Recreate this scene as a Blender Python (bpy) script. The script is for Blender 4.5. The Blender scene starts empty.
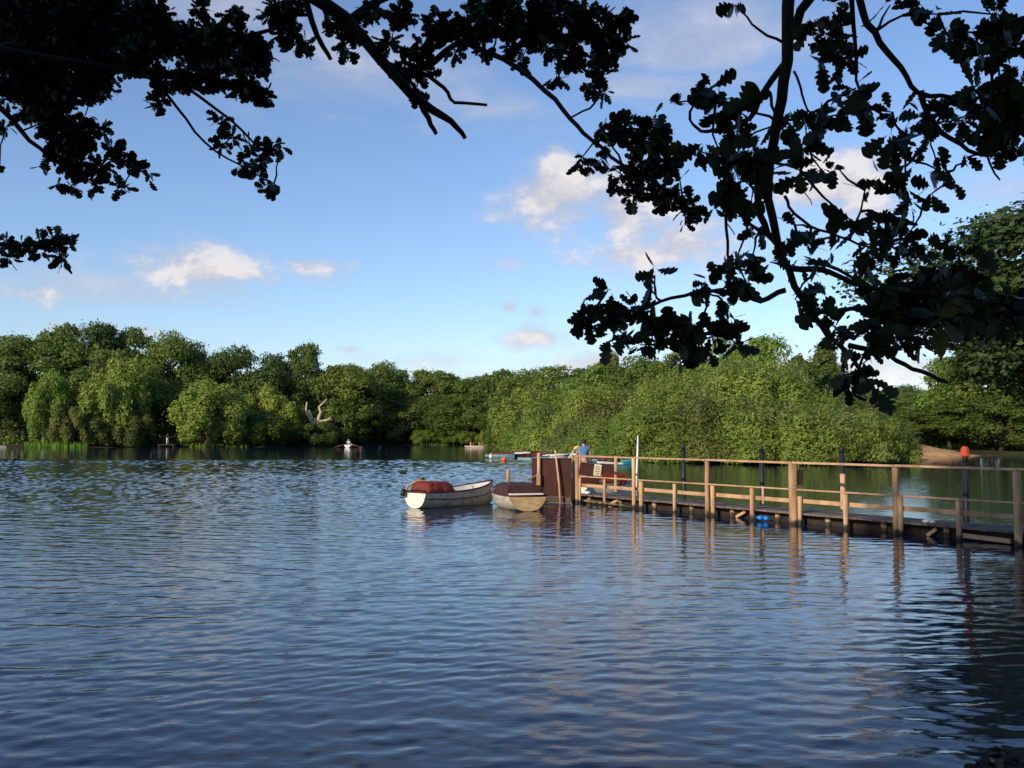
import bpy, bmesh, math, random
import numpy as np
from mathutils import Vector, Matrix, Euler
R = math.radians
random.seed(7); rng = np.random.default_rng(11)
sc = bpy.context.scene
COL = sc.collection

# ------------------------------------------------------------------ camera
CAMH, FPX, PITCH = 2.2, 1000.0, math.atan(49/1000)
cam = bpy.data.cameras.new('camera'); cam.sensor_width = 36; cam.lens = 36*FPX/1024
cam.clip_start = 0.1; cam.clip_end = 6000
co = bpy.data.objects.new('camera', cam); COL.objects.link(co)
co.location = (0, 0, CAMH); co.rotation_euler = (R(90)+PITCH, 0, 0)
sc.camera = co
def ray(px, py):
    x = (px-512)/FPX; u = (384-py)/FPX
    c, s = math.cos(PITCH), math.sin(PITCH)
    return Vector((x, c-u*s, s+u*c))
def at_y(px, py, Y):                     # point seen at a pixel, Y metres away
    r = ray(px, py); return Vector((0, 0, CAMH))+r*(Y/r.y)
def at_z(px, py, z=0.0):                 # point seen at a pixel, at height z
    r = ray(px, py); return Vector((0, 0, CAMH))+r*((z-CAMH)/r.z)

# ------------------------------------------------------------------ materials
def new_mat(name):
    m = bpy.data.materials.new(name); m.use_nodes = True
    nt = m.node_tree; nt.nodes.clear()
    out = nt.nodes.new('ShaderNodeOutputMaterial')
    return m, nt, out
def N(nt, t, **kw):
    n = nt.nodes.new(t)
    for k, v in kw.items():
        if k in n.inputs: n.inputs[k].default_value = v
        else: setattr(n, k, v)
    return n
def rgba(c): return (c[0], c[1], c[2], 1)
def ramp(nt, fac, stops):
    r = nt.nodes.new('ShaderNodeValToRGB'); nt.links.new(fac, r.inputs[0])
    e = r.color_ramp.elements
    while len(e) < len(stops): e.new(0.5)
    for i, (p, c) in enumerate(stops):
        e[i].position = p; e[i].color = rgba(c) if len(c) == 3 else c
    return r.outputs[0]
def surf(name, c1, c2, scale=4, rough=.7, stretch=(1, 1, 1), bump=.0, detail=5, spec=.3, c3=None, rnd=0.0):
    m, nt, out = new_mat(name); L = nt.links.new
    tc = N(nt, 'ShaderNodeTexCoord'); mp = N(nt, 'ShaderNodeMapping'); mp.inputs['Scale'].default_value = stretch
    L(tc.outputs['Object'], mp.inputs[0])
    no = N(nt, 'ShaderNodeTexNoise', Scale=scale, Detail=detail, Roughness=.6); L(mp.outputs[0], no.inputs['Vector'])
    st = [(.3, c1), (.7, c2)]
    if c3: st = [(.28, c1), (.55, c2), (.75, c3)]
    col = ramp(nt, no.outputs['Fac'], st)
    if rnd:
        oi = N(nt, 'ShaderNodeObjectInfo'); hs = N(nt, 'ShaderNodeHueSaturation')
        mr = N(nt, 'ShaderNodeMapRange'); mr.inputs[3].default_value = 1-rnd; mr.inputs[4].default_value = 1+rnd
        L(oi.outputs['Random'], mr.inputs[0]); L(mr.outputs[0], hs.inputs['Value']); L(col, hs.inputs['Color']); col = hs.outputs[0]
    b = N(nt, 'ShaderNodeBsdfPrincipled', Roughness=rough); b.inputs['Specular IOR Level'].default_value = spec
    L(col, b.inputs['Base Color'])
    if bump:
        bp = N(nt, 'ShaderNodeBump', Strength=bump, Distance=.02); L(no.outputs['Fac'], bp.inputs['Height']); L(bp.outputs[0], b.inputs['Normal'])
    L(b.outputs[0], out.inputs[0])
    return m
def leafmat(name, c1, c2, trans=.35, scale=.35, rnd=.18, rough=.55, hue=.012):
    m, nt, out = new_mat(name); L = nt.links.new
    geo = N(nt, 'ShaderNodeNewGeometry'); tc = N(nt, 'ShaderNodeTexCoord')
    no = N(nt, 'ShaderNodeTexNoise', Scale=scale, Detail=3); L(tc.outputs['Object'], no.inputs['Vector'])
    mx = N(nt, 'ShaderNodeMath', operation='ADD'); mu = N(nt, 'ShaderNodeMath', operation='MULTIPLY'); mu.inputs[1].default_value = .45
    L(geo.outputs['Random Per Island'], mu.inputs[0]); L(no.outputs['Fac'], mx.inputs[0]); L(mu.outputs[0], mx.inputs[1])
    col = ramp(nt, mx.outputs[0], [(.38, c1), (1.0, c2)])
    oi = N(nt, 'ShaderNodeObjectInfo'); hs = N(nt, 'ShaderNodeHueSaturation')
    mr = N(nt, 'ShaderNodeMapRange'); mr.inputs[3].default_value = 1-rnd; mr.inputs[4].default_value = 1+rnd
    L(oi.outputs['Random'], mr.inputs[0]); L(mr.outputs[0], hs.inputs['Value'])
    mh = N(nt, 'ShaderNodeMath', operation='MULTIPLY_ADD'); mh.inputs[1].default_value = -2*hue; mh.inputs[2].default_value = .5+hue
    L(oi.outputs['Random'], mh.inputs[0]); L(mh.outputs[0], hs.inputs['Hue']); L(col, hs.inputs['Color'])
    b = N(nt, 'ShaderNodeBsdfPrincipled', Roughness=rough); b.inputs['Specular IOR Level'].default_value = .25
    L(hs.outputs[0], b.inputs['Base Color'])
    tr = N(nt, 'ShaderNodeBsdfTranslucent'); L(hs.outputs[0], tr.inputs[0])
    ms = N(nt, 'ShaderNodeMixShader'); ms.inputs[0].default_value = trans
    L(b.outputs[0], ms.inputs[1]); L(tr.outputs[0], ms.inputs[2]); L(ms.outputs[0], out.inputs[0])
    return m
M = {}
def stain(m):                             # wet, weedy timber just above the waterline
    nt = m.node_tree; b = [n for n in nt.nodes if n.type == 'BSDF_PRINCIPLED'][0]; src = b.inputs['Base Color'].links[0].from_socket; L = nt.links.new
    tc = N(nt, 'ShaderNodeTexCoord'); sp = N(nt, 'ShaderNodeSeparateXYZ'); L(tc.outputs['Object'], sp.inputs[0])
    no = N(nt, 'ShaderNodeTexNoise', Scale=9, Detail=5); L(tc.outputs['Object'], no.inputs[0])
    ma = N(nt, 'ShaderNodeMath', operation='MULTIPLY_ADD'); L(no.outputs['Fac'], ma.inputs[0]); ma.inputs[1].default_value = -.28; L(sp.outputs[2], ma.inputs[2])
    mr = N(nt, 'ShaderNodeMapRange', interpolation_type='SMOOTHSTEP'); L(ma.outputs[0], mr.inputs[0]); mr.inputs[1].default_value = -.09; mr.inputs[2].default_value = .02
    mx = N(nt, 'ShaderNodeMix', data_type='RGBA'); L(mr.outputs[0], mx.inputs[0]); mx.inputs[6].default_value = (.035, .035, .018, 1); L(src, mx.inputs[7]); L(mx.outputs[2], b.inputs['Base Color'])
M['wood_post'] = surf('post_wood', (.22, .13, .065), (.47, .30, .165), 5, .8, (1, 1, .18), .5, c3=(.56, .40, .25), rnd=.14)
stain(M['wood_post'])
M['wood_rail'] = surf('rail_wood', (.24, .14, .08), (.48, .30, .17), 3, .8, (1, 1, 1), .4, c3=(.45, .33, .24), rnd=.15)
M['wood_grey'] = surf('deck_wood', (.075, .055, .045), (.17, .135, .115), 3, .85, (1, 1, 1), .5, c3=(.24, .2, .17), rnd=.1)
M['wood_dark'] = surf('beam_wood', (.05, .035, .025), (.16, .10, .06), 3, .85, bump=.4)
M['beam_dark'] = surf('underdeck_shade_and_plate', (.012, .009, .007), (.04, .028, .02), 3, .85, bump=.4)  # under-deck shade put into the beam colour; also the dark notice plate
M['black'] = surf('black_sleeve', (.012, .012, .013), (.022, .022, .024), 6, .45)
M['black2'] = surf('black_cloth', (.015, .015, .018), (.03, .03, .033), 6, .8)
M['orange'] = surf('orange_plastic', (.75, .09, .025), (.85, .13, .04), 6, .5)
M['brown_panel'] = surf('brown_painted_board', (.036, .014, .009), (.070, .026, .017), 2.2, .55, (1, 1, .4), .3, c3=(.095, .038, .026))
M['brown_cover'] = surf('brown_cover', (.035, .016, .012), (.065, .028, .022), 3, .6, bump=.6)
M['red_cover'] = surf('red_cover', (.10, .016, .012), (.20, .030, .022), 4, .7, bump=.8)
M['red_paint'] = surf('red_paint', (.30, .03, .022), (.45, .05, .035), 3, .45)
M['cream'] = surf('cream_paint', (.5, .43, .30), (.78, .73, .62), 3, .5, (1, 1, 2), .2, c3=(.84, .81, .74))
M['white'] = surf('white_paint', (.6, .57, .52), (.8, .78, .74), 3, .45, c3=(.84, .82, .8))
M['hull_grey'] = surf('weathered_hull', (.28, .25, .19), (.58, .54, .45), 4, .5, (1, 1, 3), .3, c3=(.72, .69, .6))
M['ochre'] = surf('ochre_varnish', (.26, .17, .075), (.46, .33, .17), 3, .4, (1, 1, 3), .2, c3=(.56, .44, .27))
M['maroon'] = surf('maroon_trim', (.05, .012, .012), (.09, .022, .02), 3, .5)
M['blue_hull'] = surf('pale_blue_paint', (.16, .36, .40), (.30, .55, .58), 3, .45)
M['turq'] = surf('turquoise_paint', (.05, .38, .45), (.10, .52, .58), 3, .45)
M['bluewater'] = surf('blue_plastic', (.01, .16, .55), (.02, .26, .75), 8, .4)
M['steel'] = surf('dull_metal', (.18, .18, .19), (.3, .3, .31), 8, .4)
M['sign'] = surf('sign_board', (.6, .52, .36), (.75, .68, .5), 5, .6)
M['ink'] = surf('sign_lettering', (.10, .07, .05), (.14, .1, .07), 5, .7)
M['yellow'] = surf('yellow_paint', (.7, .45, .02), (.8, .55, .03), 5, .5)
M['green_paint'] = surf('green_paint', (.04, .2, .05), (.06, .3, .08), 5, .5)
M['skin'] = surf('skin', (.42, .22, .14), (.5, .28, .18), 8, .55)
M['hair'] = surf('hair', (.02, .013, .01), (.04, .025, .018), 30, .7)
M['blue_shirt'] = surf('blue_shirt', (.05, .12, .26), (.09, .19, .36), 7, .85, bump=.5)
M['pink_cloth'] = surf('faded_pink_shorts', (.42, .22, .17), (.55, .32, .25), 7, .85, bump=.5)
M['white_cloth'] = surf('white_cloth', (.6, .6, .62), (.75, .75, .76), 7, .85)
M['ltblue_cloth'] = surf('light_blue_cloth', (.3, .42, .6), (.45, .55, .7), 7, .85)
M['bark'] = surf('bark', (.035, .026, .02), (.09, .07, .052), 5, .9, (1, 1, .25), .8)
M['bark_dark'] = surf('shade_dark_bark', (.012, .010, .008), (.030, .025, .02), 9, .9, (1, 1, .3), .9)  # bark of the overhanging oaks, darkened to carry their shade in the colour
M['deadwood'] = surf('bleached_wood', (.35, .27, .19), (.55, .45, .34), 4, .8, bump=.4)
M['oak_far'] = leafmat('oak_leaves', (.065, .108, .018), (.18, .25, .046), .40)
M['oak_deep'] = leafmat('dark_leaves', (.052, .092, .022), (.15, .21, .046), .40)
M['oak_shade'] = leafmat('shaded_oak_leaves', (.018, .040, .010), (.052, .090, .020), .22)  # shade on the right bank oaks put into a darker leaf colour
M['willow'] = leafmat('willow_leaves', (.15, .215, .034), (.30, .38, .075), .42)
M['willow_dull'] = leafmat('dull_olive_leaves', (.075, .10, .022), (.17, .20, .05), .32)
M['bright'] = leafmat('fresh_leaves', (.09, .17, .022), (.20, .30, .05), .36)
M['oak_near'] = leafmat('near_oak_leaves', (.010, .022, .007), (.022, .044, .012), .10, 2.0, .05, .5)  # leaf colour lowered so the overhang's shade is partly painted in
M['willow_grey'] = leafmat('grey_willow_leaves', (.14, .19, .05), (.28, .34, .10), .40)
M['reed'] = leafmat('reed_blades', (.12, .25, .02), (.26, .42, .05), .35)
M['sand'] = surf('dry_sand', (.28, .16, .07), (.42, .26, .12), 1.2, .95, bump=.6, c3=(.48, .32, .16))
# ground
def ground_mat():
    m, nt, out = new_mat('lake_shore_ground'); L = nt.links.new
    tc = N(nt, 'ShaderNodeTexCoord')
    a = N(nt, 'ShaderNodeTexNoise', Scale=.25, Detail=6); L(tc.outputs['Object'], a.inputs[0])
    b2 = N(nt, 'ShaderNodeTexNoise', Scale=14, Detail=6, Roughness=.7); L(tc.outputs['Object'], b2.inputs[0])
    c1 = ramp(nt, b2.outputs['Fac'], [(.35, (.018, .014, .010)), (.65, (.06, .045, .03))])
    c2 = ramp(nt, b2.outputs['Fac'], [(.35, (.025, .045, .012)), (.65, (.06, .09, .025))])
    mx = N(nt, 'ShaderNodeMix', data_type='RGBA'); L(ramp(nt, a.outputs['Fac'], [(.45, (0, 0, 0)), (.6, (1, 1, 1))]), mx.inputs[0])
    L(c1, mx.inputs[6]); L(c2, mx.inputs[7])
    b = N(nt, 'ShaderNodeBsdfPrincipled', Roughness=.95); b.inputs['Specular IOR Level'].default_value = .15
    L(mx.outputs[2], b.inputs['Base Color'])
    bp = N(nt, 'ShaderNodeBump', Strength=.9, Distance=.05); L(b2.outputs['Fac'], bp.inputs['Height']); L(bp.outputs[0], b.inputs['Normal'])
    L(b.outputs[0], out.inputs[0]); return m
M['ground'] = ground_mat()
def water_mat():
    m, nt, out = new_mat('lake_water'); L = nt.links.new
    tc = N(nt, 'ShaderNodeTexCoord'); mp = N(nt, 'ShaderNodeMapping'); mp.inputs['Scale'].default_value = (.55, 1, 1); L(tc.outputs['Object'], mp.inputs[0])
    n = N(nt, 'ShaderNodeTexNoise', Scale=9, Detail=3, Roughness=.5); L(mp.outputs[0], n.inputs['Vector'])
    bp = N(nt, 'ShaderNodeBump', Strength=1.0, Distance=.0035); L(n.outputs['Fac'], bp.inputs['Height'])
    b = N(nt, 'ShaderNodeBsdfPrincipled', Roughness=.05, IOR=1.333)
    b.inputs['Base Color'].default_value = (.002, .012, .034, 1)
    L(bp.outputs[0], b.inputs['Normal']); L(b.outputs[0], out.inputs[0]); return m
M['water'] = water_mat()

# ------------------------------------------------------------------ object helpers
def tag(o, label=None, cat=None, group=None, kind=None):
    if label: o['label'] = label
    if cat: o['category'] = cat
    if group: o['group'] = group
    if kind: o['kind'] = kind
    return o
def thing(name, label, cat, loc=(0, 0, 0), rz=0, group=None):
    o = bpy.data.objects.new(name, None); COL.objects.link(o); o.empty_display_size = .3
    o.location = loc; o.rotation_euler = (0, 0, rz); return tag(o, label, cat, group)
def link_mesh(name, me, mat, parent=None, smooth=False):
    if mat and not me.materials: me.materials.append(mat)
    if smooth:
        me.polygons.foreach_set('use_smooth', [True]*len(me.polygons))
    o = bpy.data.objects.new(name, me); COL.objects.link(o)
    if parent: o.parent = parent
    return o
class MB:
    def __init__(s): s.v = []; s.f = []
    def add(s, vs, fs):
        n = len(s.v); s.v += [tuple(p) for p in vs]; s.f += [tuple(i+n for i in f) for f in fs]; return s
    def box(s, c, size, rot=None, jit=0):
        hx, hy, hz = size[0]/2, size[1]/2, size[2]/2; c = Vector(c)
        vs = []
        for x, y, z in ((-1, -1, -1), (1, -1, -1), (1, 1, -1), (-1, 1, -1), (-1, -1, 1), (1, -1, 1), (1, 1, 1), (-1, 1, 1)):
            p = Vector((x*hx, y*hy, z*hz))
            if rot: p = rot @ p
            vs.append(c+p)
        return s.add(vs, [(0, 3, 2, 1), (4, 5, 6, 7), (0, 1, 5, 4), (1, 2, 6, 5), (2, 3, 7, 6), (3, 0, 4, 7)])
    def beam(s, a, b, w, h):               # rectangular bar from a to b
        a, b = Vector(a), Vector(b); d = (b-a); L = d.length; x = d.normalized()
        z = Vector((0, 0, 1)) if abs(x.z) < .95 else Vector((0, 1, 0))
        y = z.cross(x).normalized(); z = x.cross(y)
        rot = Matrix((x, y, z)).transposed()
        return s.box((a+b)/2, (L, w, h), rot)
    def tube(s, pts, rad, n=8, cap=True):
        pts = [Vector(p) for p in pts]
        if not isinstance(rad, (list, tuple)): rad = [rad]*len(pts)
        vs = []; fs = []; prev = None
        for i, p in enumerate(pts):
            d = (pts[min(i+1, len(pts)-1)]-pts[max(i-1, 0)]).normalized()
            if prev is None:
                a = Vector((1, 0, 0)) if abs(d.x) < .8 else Vector((0, 1, 0))
                u = d.cross(a).normalized()
            else:
                u = (prev-d*prev.dot(d))
                u = u.normalized() if u.length > 1e-6 else d.orthogonal().normalized()
            prev = u; w = d.cross(u)
            for k in range(n):
                t = 2*math.pi*k/n; vs.append(p+(u*math.cos(t)+w*math.sin(t))*rad[i])
        for i in range(len(pts)-1):
            for k in range(n):
                a = i*n+k; b = i*n+(k+1) % n; fs.append((a, b, b+n, a+n))
        if cap:
            fs.append(tuple(range(n-1, -1, -1))); fs.append(tuple((len(pts)-1)*n+k for k in range(n)))
        return s.add(vs, fs)
    def ellipsoid(s, c, r, nu=12, nv=8):
        c = Vector(c); vs = [c+Vector((0, 0, r[2]))]
        for j in range(1, nv):
            ph = math.pi*j/nv
            for i in range(nu):
                t = 2*math.pi*i/nu; vs.append(c+Vector((r[0]*math.sin(ph)*math.cos(t), r[1]*math.sin(ph)*math.sin(t), r[2]*math.cos(ph))))
        vs.append(c-Vector((0, 0, r[2]))); fs = []
        for i in range(nu): fs.append((0, 1+i, 1+(i+1) % nu))
        for j in range(nv-2):
            for i in range(nu):
                a = 1+j*nu+i; b = 1+j*nu+(i+1) % nu; fs.append((a, a+nu, b+nu, b))
        e = len(vs)-1; o = 1+(nv-2)*nu
        for i in range(nu): fs.append((o+i, e, o+(i+1) % nu))
        return s.add(vs, fs)
    def build(s, name, mat, parent=None, smooth=False, bevel=0):
        me = bpy.data.meshes.new(name); me.from_pydata(s.v, [], s.f); me.update()
        o = link_mesh(name, me, mat, parent, smooth)
        if bevel:
            md = o.modifiers.new('bevel', 'BEVEL'); md.width = bevel; md.segments = 2; md.limit_method = 'ANGLE'
        return o
def np_mesh(name, co, faces_idx, nper):       # co (N,3), faces (F*nper)
    me = bpy.data.meshes.new(name); nf = len(faces_idx)//nper
    me.vertices.add(len(co)); me.vertices.foreach_set('co', co.astype(np.float32).ravel())
    me.loops.add(len(faces_idx)); me.loops.foreach_set('vertex_index', faces_idx.astype(np.int32))
    me.polygons.add(nf)
    me.polygons.foreach_set('loop_start', np.arange(0, nf*nper, nper, dtype=np.int32))
    me.polygons.foreach_set('loop_total', np.full(nf, nper, dtype=np.int32))
    me.update(calc_edges=True); return me

# ------------------------------------------------------------------ lake, ground, sky
def P(px, D): return ((px-512)/1000*D, D)
shore = [P(-420, 122), P(-200, 138), P(-60, 146), P(0, 151), P(28, 153), P(90, 152), P(150, 160), P(200, 158), P(262, 158), P(300, 172), P(340, 178), P(400, 186),
         P(440, 184), P(480, 178), P(505, 150), P(530, 118), P(556, 106), P(590, 98), P(640, 84), P(700, 74), P(760, 71), P(830, 69), P(880, 69), P(908, 74),
         P(925, 82), P(905, 93), P(925, 97), P(970, 98), P(1024, 97), P(1100, 92), (46, 72), (33, 52), (21, 40), (17.5, 30), (15.5, 19), (12.5, 12.6), (8, 9.6), (5.2, 8.15),
         (3.69, 7.2), (3.28, 6.9), (2.8, 6.45), (1.6, 5.7), (0, 5.0), (-3, 4.2), (-8, 3.2), (-16, 2), (-30, 4), (-52, 20), (-66, 60), (-90, 100)]
def sdist(px, py, poly):                    # > 0 outside the lake
    px = px.ravel(); py = py.ravel(); d = np.full(px.shape, 1e9); ins = np.zeros(px.shape, bool); n = len(poly)
    for i in range(n):
        x1, y1 = poly[i]; x2, y2 = poly[(i+1) % n]; ex, ey = x2-x1, y2-y1
        t = np.clip(((px-x1)*ex+(py-y1)*ey)/(ex*ex+ey*ey), 0, 1)
        d = np.minimum(d, np.hypot(px-x1-t*ex, py-y1-t*ey))
        c = ((y1 > py) != (y2 > py)) & (px < (x2-x1)*(py-y1)/(y2-y1+1e-12)+x1); ins ^= c
    return np.where(ins, -d, d)
def stretch(c, lo, hi, k, n):
    a = np.arcsinh((lo-c)/k); b = np.arcsinh((hi-c)/k); return c+k*np.sinh(np.linspace(a, b, n))
gx = stretch(2.5, -2500, 2500, 10, 380); gy = stretch(6.5, -2200, 3500, 10, 420)
GX, GY = np.meshgrid(gx, gy)
def wob(x, y):
    return (np.sin(x*.9+1.3*np.sin(y*.7))+np.sin(y*1.3+2*np.sin(x*.43)))*.5
def ground_h(x, y):
    s = sdist(x, y, shore).reshape(x.shape)
    s = s+wob(x, y)*np.clip(np.hypot(x, y)*.02, .05, .8)+.05*np.sin(x*7)*np.sin(y*6.1)
    h = np.where(s > 0, .62*(1-np.exp(-s*.28))+np.clip(s-25, 0, 400)*.012, np.maximum(s*.35, -1.6))
    return h+np.where(s > .3, .03*wob(x*3.1, y*2.7), 0)
GZ = ground_h(GX, GY)
nx, ny = len(gx), len(gy)
idx = np.arange(nx*ny).reshape(ny, nx)
fc = np.stack([idx[:-1, :-1], idx[:-1, 1:], idx[1:, 1:], idx[1:, :-1]], -1).reshape(-1)
g = link_mesh('ground', np_mesh('ground', np.stack([GX.ravel(), GY.ravel(), GZ.ravel()], 1), fc, 4), M['ground'], None, True); tag(g, kind='structure')
def gz(x, y): return float(ground_h(np.array([[float(x)]]), np.array([[float(y)]]))[0, 0])
# rippled water: one sheet, waves as real displacement, finer near the shore
rows = [-60, -30, -12, -4, 0, 2.2, 3.2]
while rows[-1] < 108: rows.append(rows[-1]+max(.026, .0034*rows[-1]))
rows += [115, 125, 140, 160, 190, 230]
rows = np.array(rows); NC = 430
tcol = np.linspace(-1, 1, NC); core = np.clip(tcol/.9, -1, 1); outr = np.clip((np.abs(tcol)-.9)/.1, 0, 1)*np.sign(tcol)
wY = np.maximum(rows, 7)[:, None]
WX = core[None]*wY*.66 + outr[None]*(200-wY*.66); WY = np.repeat(rows[:, None], NC, 1)
def smooth(v, a, b):
    t = np.clip((v-a)/(b-a), 0, 1); return t*t*(3-2*t)
wr = np.random.default_rng(3)
def lump(x, y, sc_, k=9, seed=1):
    q = np.random.default_rng(seed); r_ = np.zeros_like(x)
    for _ in range(k):
        a = q.uniform(0, 6.28); f = sc_*q.uniform(.5, 1.8); r_ += np.sin(x*f*.6*math.cos(a)+y*f*math.sin(a)+q.uniform(0, 6.28))
    return r_/math.sqrt(k)*.8
patch = lump(WX, WY, .16)
yj = WY+patch*2.5+lump(WX, WY, .5, 7, 5)*1.5
shl = 1-smooth(WX, -12, -2)
opn = 1-smooth(yj-9*shl, 68, 82)
xr = WX-.02*WY+lump(WX, WY, .25, 7, 8)*1.6
lee = smooth(xr, .5, 6)*smooth(WY, 16, 27)
wind = .05+.95*opn*(1-.80*lee)
wind *= .85+.22*patch
near = 1-smooth(WY, 9, 40)
wx = WX+.25*lump(WX, WY, .9, 8, 12); wy = WY+.22*lump(WX, WY, 1.1, 8, 13)
WZ = np.zeros_like(WX)
for k in range(44):
    lam = 10**wr.uniform(-.85, -.10); th = wr.normal(0, .42)+.10; kk = 2*math.pi/lam
    slope = (.0085 if lam > .45 else .0150)
    amp = slope/kk*(1+(near*(-.12 if lam > .45 else -.18)))
    WZ += amp*np.sin(kk*(wx*math.sin(th)+wy*math.cos(th))+wr.uniform(0, 6.28))
WZ *= wind*(.78+1.0*smooth(WY, 14, 36))*np.where(np.abs(tcol)[None] > .9, .3, 1)*(1-smooth(WY, 100, 108))
WZ += wr.normal(0, 1, WZ.shape)*(.075*.0034)*WY*wind*smooth(WY, 18, 45)*(WY < 100)
widx = np.arange(len(rows)*NC).reshape(len(rows), NC)
wf = np.stack([widx[:-1, :-1], widx[:-1, 1:], widx[1:, 1:], widx[1:, :-1]], -1).reshape(-1)
w = link_mesh('water', np_mesh('water', np.stack([WX.ravel(), WY.ravel(), WZ.ravel()], 1), wf, 4), M['water'], None, True); tag(w, kind='structure')

SUN_EL, SUN_AZ = R(24), math.atan2(-.74, -.67)        # direction towards the sun, seen from above
sdir = Vector((math.cos(SUN_AZ)*math.cos(SUN_EL), math.sin(SUN_AZ)*math.cos(SUN_EL), math.sin(SUN_EL)))
sl = bpy.data.lights.new('sun', 'SUN'); sl.energy = 5.0; sl.angle = R(.6); sl.color = (1, .83, .62)
so = bpy.data.objects.new('sun', sl); COL.objects.link(so); so.rotation_euler = sdir.to_track_quat('Z', 'Y').to_euler(); so.location = (-20, -20, 40)
W = bpy.data.worlds.new('World'); sc.world = W; W.use_nodes = True
nt = W.node_tree; nt.nodes.clear(); L = nt.links.new
wo = N(nt, 'ShaderNodeOutputWorld'); bg = N(nt, 'ShaderNodeBackground', Strength=.148)
sky = N(nt, 'ShaderNodeTexSky'); sky.sky_type = 'NISHITA'; sky.sun_disc = False; sky.sun_elevation = SUN_EL
sky.sun_rotation = math.atan2(sdir.x, sdir.y); sky.altitude = 50; sky.air_density = 1.0; sky.dust_density = .35; sky.ozone_density = 2.2
tc = N(nt, 'ShaderNodeTexCoord')
def wmath(op, a, b):
    n = N(nt, 'ShaderNodeMath', operation=op)
    for k, v in enumerate((a, b)):
        if isinstance(v, (int, float)): n.inputs[k].default_value = v
        else: L(v, n.inputs[k])
    return n.outputs[0]
def wstep(v, a, b, hi=1.0):
    r = N(nt, 'ShaderNodeMapRange', interpolation_type='SMOOTHSTEP'); L(v, r.inputs[0]); r.inputs[1].default_value = a; r.inputs[2].default_value = b; r.inputs[4].default_value = hi; return r.outputs[0]
gmap = N(nt, 'ShaderNodeMapping'); gmap.inputs['Scale'].default_value = (1, 1, 1.5); L(tc.outputs['Generated'], gmap.inputs[0])
dn = N(nt, 'ShaderNodeTexNoise', Scale=16, Detail=8, Roughness=.62, Distortion=.25); L(gmap.outputs[0], dn.inputs[0])
wmap = N(nt, 'ShaderNodeMapping'); wmap.inputs['Scale'].default_value = (1, 1, 3.2); wmap.inputs['Rotation'].default_value = (0, R(12), 0); L(tc.outputs['Generated'], wmap.inputs[0])
dn2 = N(nt, 'ShaderNodeTexNoise', Scale=6, Detail=7, Roughness=.6, Distortion=.6); L(wmap.outputs[0], dn2.inputs[0])
def ell(px, py, rx, ry):
    c = ray(px, py).normalized()
    a = N(nt, 'ShaderNodeVectorMath', operation='SUBTRACT'); L(tc.outputs['Generated'], a.inputs[0]); a.inputs[1].default_value = c
    m = N(nt, 'ShaderNodeVectorMath', operation='MULTIPLY'); L(a.outputs[0], m.inputs[0]); m.inputs[1].default_value = (1000/rx, 3, 1000/ry)
    l = N(nt, 'ShaderNodeVectorMath', operation='LENGTH'); L(m.outputs[0], l.inputs[0]); return wmath('SUBTRACT', 1, l.outputs['Value'])
def field(lst):
    acc = None
    for px, py, rx, ry, w_ in lst:
        e = ell(px, py, rx, ry)
        if w_ != 1: e = wmath('SUBTRACT', e, 1-w_)
        acc = e if acc is None else wmath('MAXIMUM', acc, e)
    return acc
puffs = [(560, 198, 72, 52, 1.1), (625, 216, 72, 46, 1.08), (690, 246, 84, 30, 1.08), (635, 254, 84, 26, 1), (835, 185, 74, 42, 1.1),
         (200, 268, 94, 36, 1.08), (130, 282, 80, 22, .6), (312, 268, 42, 20, 1.05), (40, 292, 80, 22, .6), (502, 262, 40, 14, .8),
         (540, 338, 54, 20, 1.05), (508, 307, 16, 10, .95), (535, 312, 18, 10, .85), (350, 350, 40, 12, .75), (930, 362, 120, 30, .95), (600, 364, 110, 22, .8),
         (100, 330, 130, 16, .6), (450, -190, 170, 34, .6), (930, -120, 150, 40, .6), (150, -330, 200, 50, .6)]
wisps = [(360, 70, 190, 70, 1), (480, 110, 170, 50, .9), (710, 40, 150, 60, 1), (640, 85, 120, 34, .9), (1000, 190, 110, 24, .9), (230, 10, 130, 40, 1), (90, 285, 230, 30, .9), (512, 385, 900, 60, .9), (430, 362, 200, 26, .9), (900, 380, 300, 60, 1)]
pf = wmath('ADD', field(puffs), wmath('MULTIPLY', wmath('SUBTRACT', dn.outputs['Fac'], .51), 3.0))
pm = wstep(pf, -.05, 1.05, .95)
wf_ = wmath('ADD', field(wisps), wmath('MULTIPLY', wmath('SUBTRACT', dn2.outputs['Fac'], .5), 2.4))
wm = wstep(wf_, .10, 1.1, .50)
mm_ = wmath('MAXIMUM', pm, wm)
omap = N(nt, 'ShaderNodeVectorMath', operation='ADD'); L(gmap.outputs[0], omap.inputs[0]); omap.inputs[1].default_value = (.012, 0, .030)
dn3 = N(nt, 'ShaderNodeTexNoise', Scale=16, Detail=5, Roughness=.6, Distortion=.25); L(omap.outputs[0], dn3.inputs[0])
cf = wmath('ADD', wmath('MULTIPLY', mm_, .62), wmath('MULTIPLY', wmath('SUBTRACT', dn.outputs['Fac'], dn3.outputs['Fac']), 1.7))  # cloud relief painted into the colour: lighter tops, darker undersides
ccol = ramp(nt, cf, [(.10, (.60, .62, .72)), (.42, (.74, .71, .76)), (.70, (.96, .91, .90))])
cs = N(nt, 'ShaderNodeVectorMath', operation='SCALE'); L(ccol, cs.inputs[0]); cs.inputs['Scale'].default_value = 1/.148*.90
mx = N(nt, 'ShaderNodeMix', data_type='RGBA')
tint = N(nt, 'ShaderNodeVectorMath', operation='MULTIPLY'); L(sky.outputs[0], tint.inputs[0]); tint.inputs[1].default_value = (.92, .98, 1.12)
L(mm_, mx.inputs[0]); L(tint.outputs[0], mx.inputs[6]); L(cs.outputs[0], mx.inputs[7])
L(mx.outputs[2], bg.inputs[0]); L(bg.outputs[0], wo.inputs[0])
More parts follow.
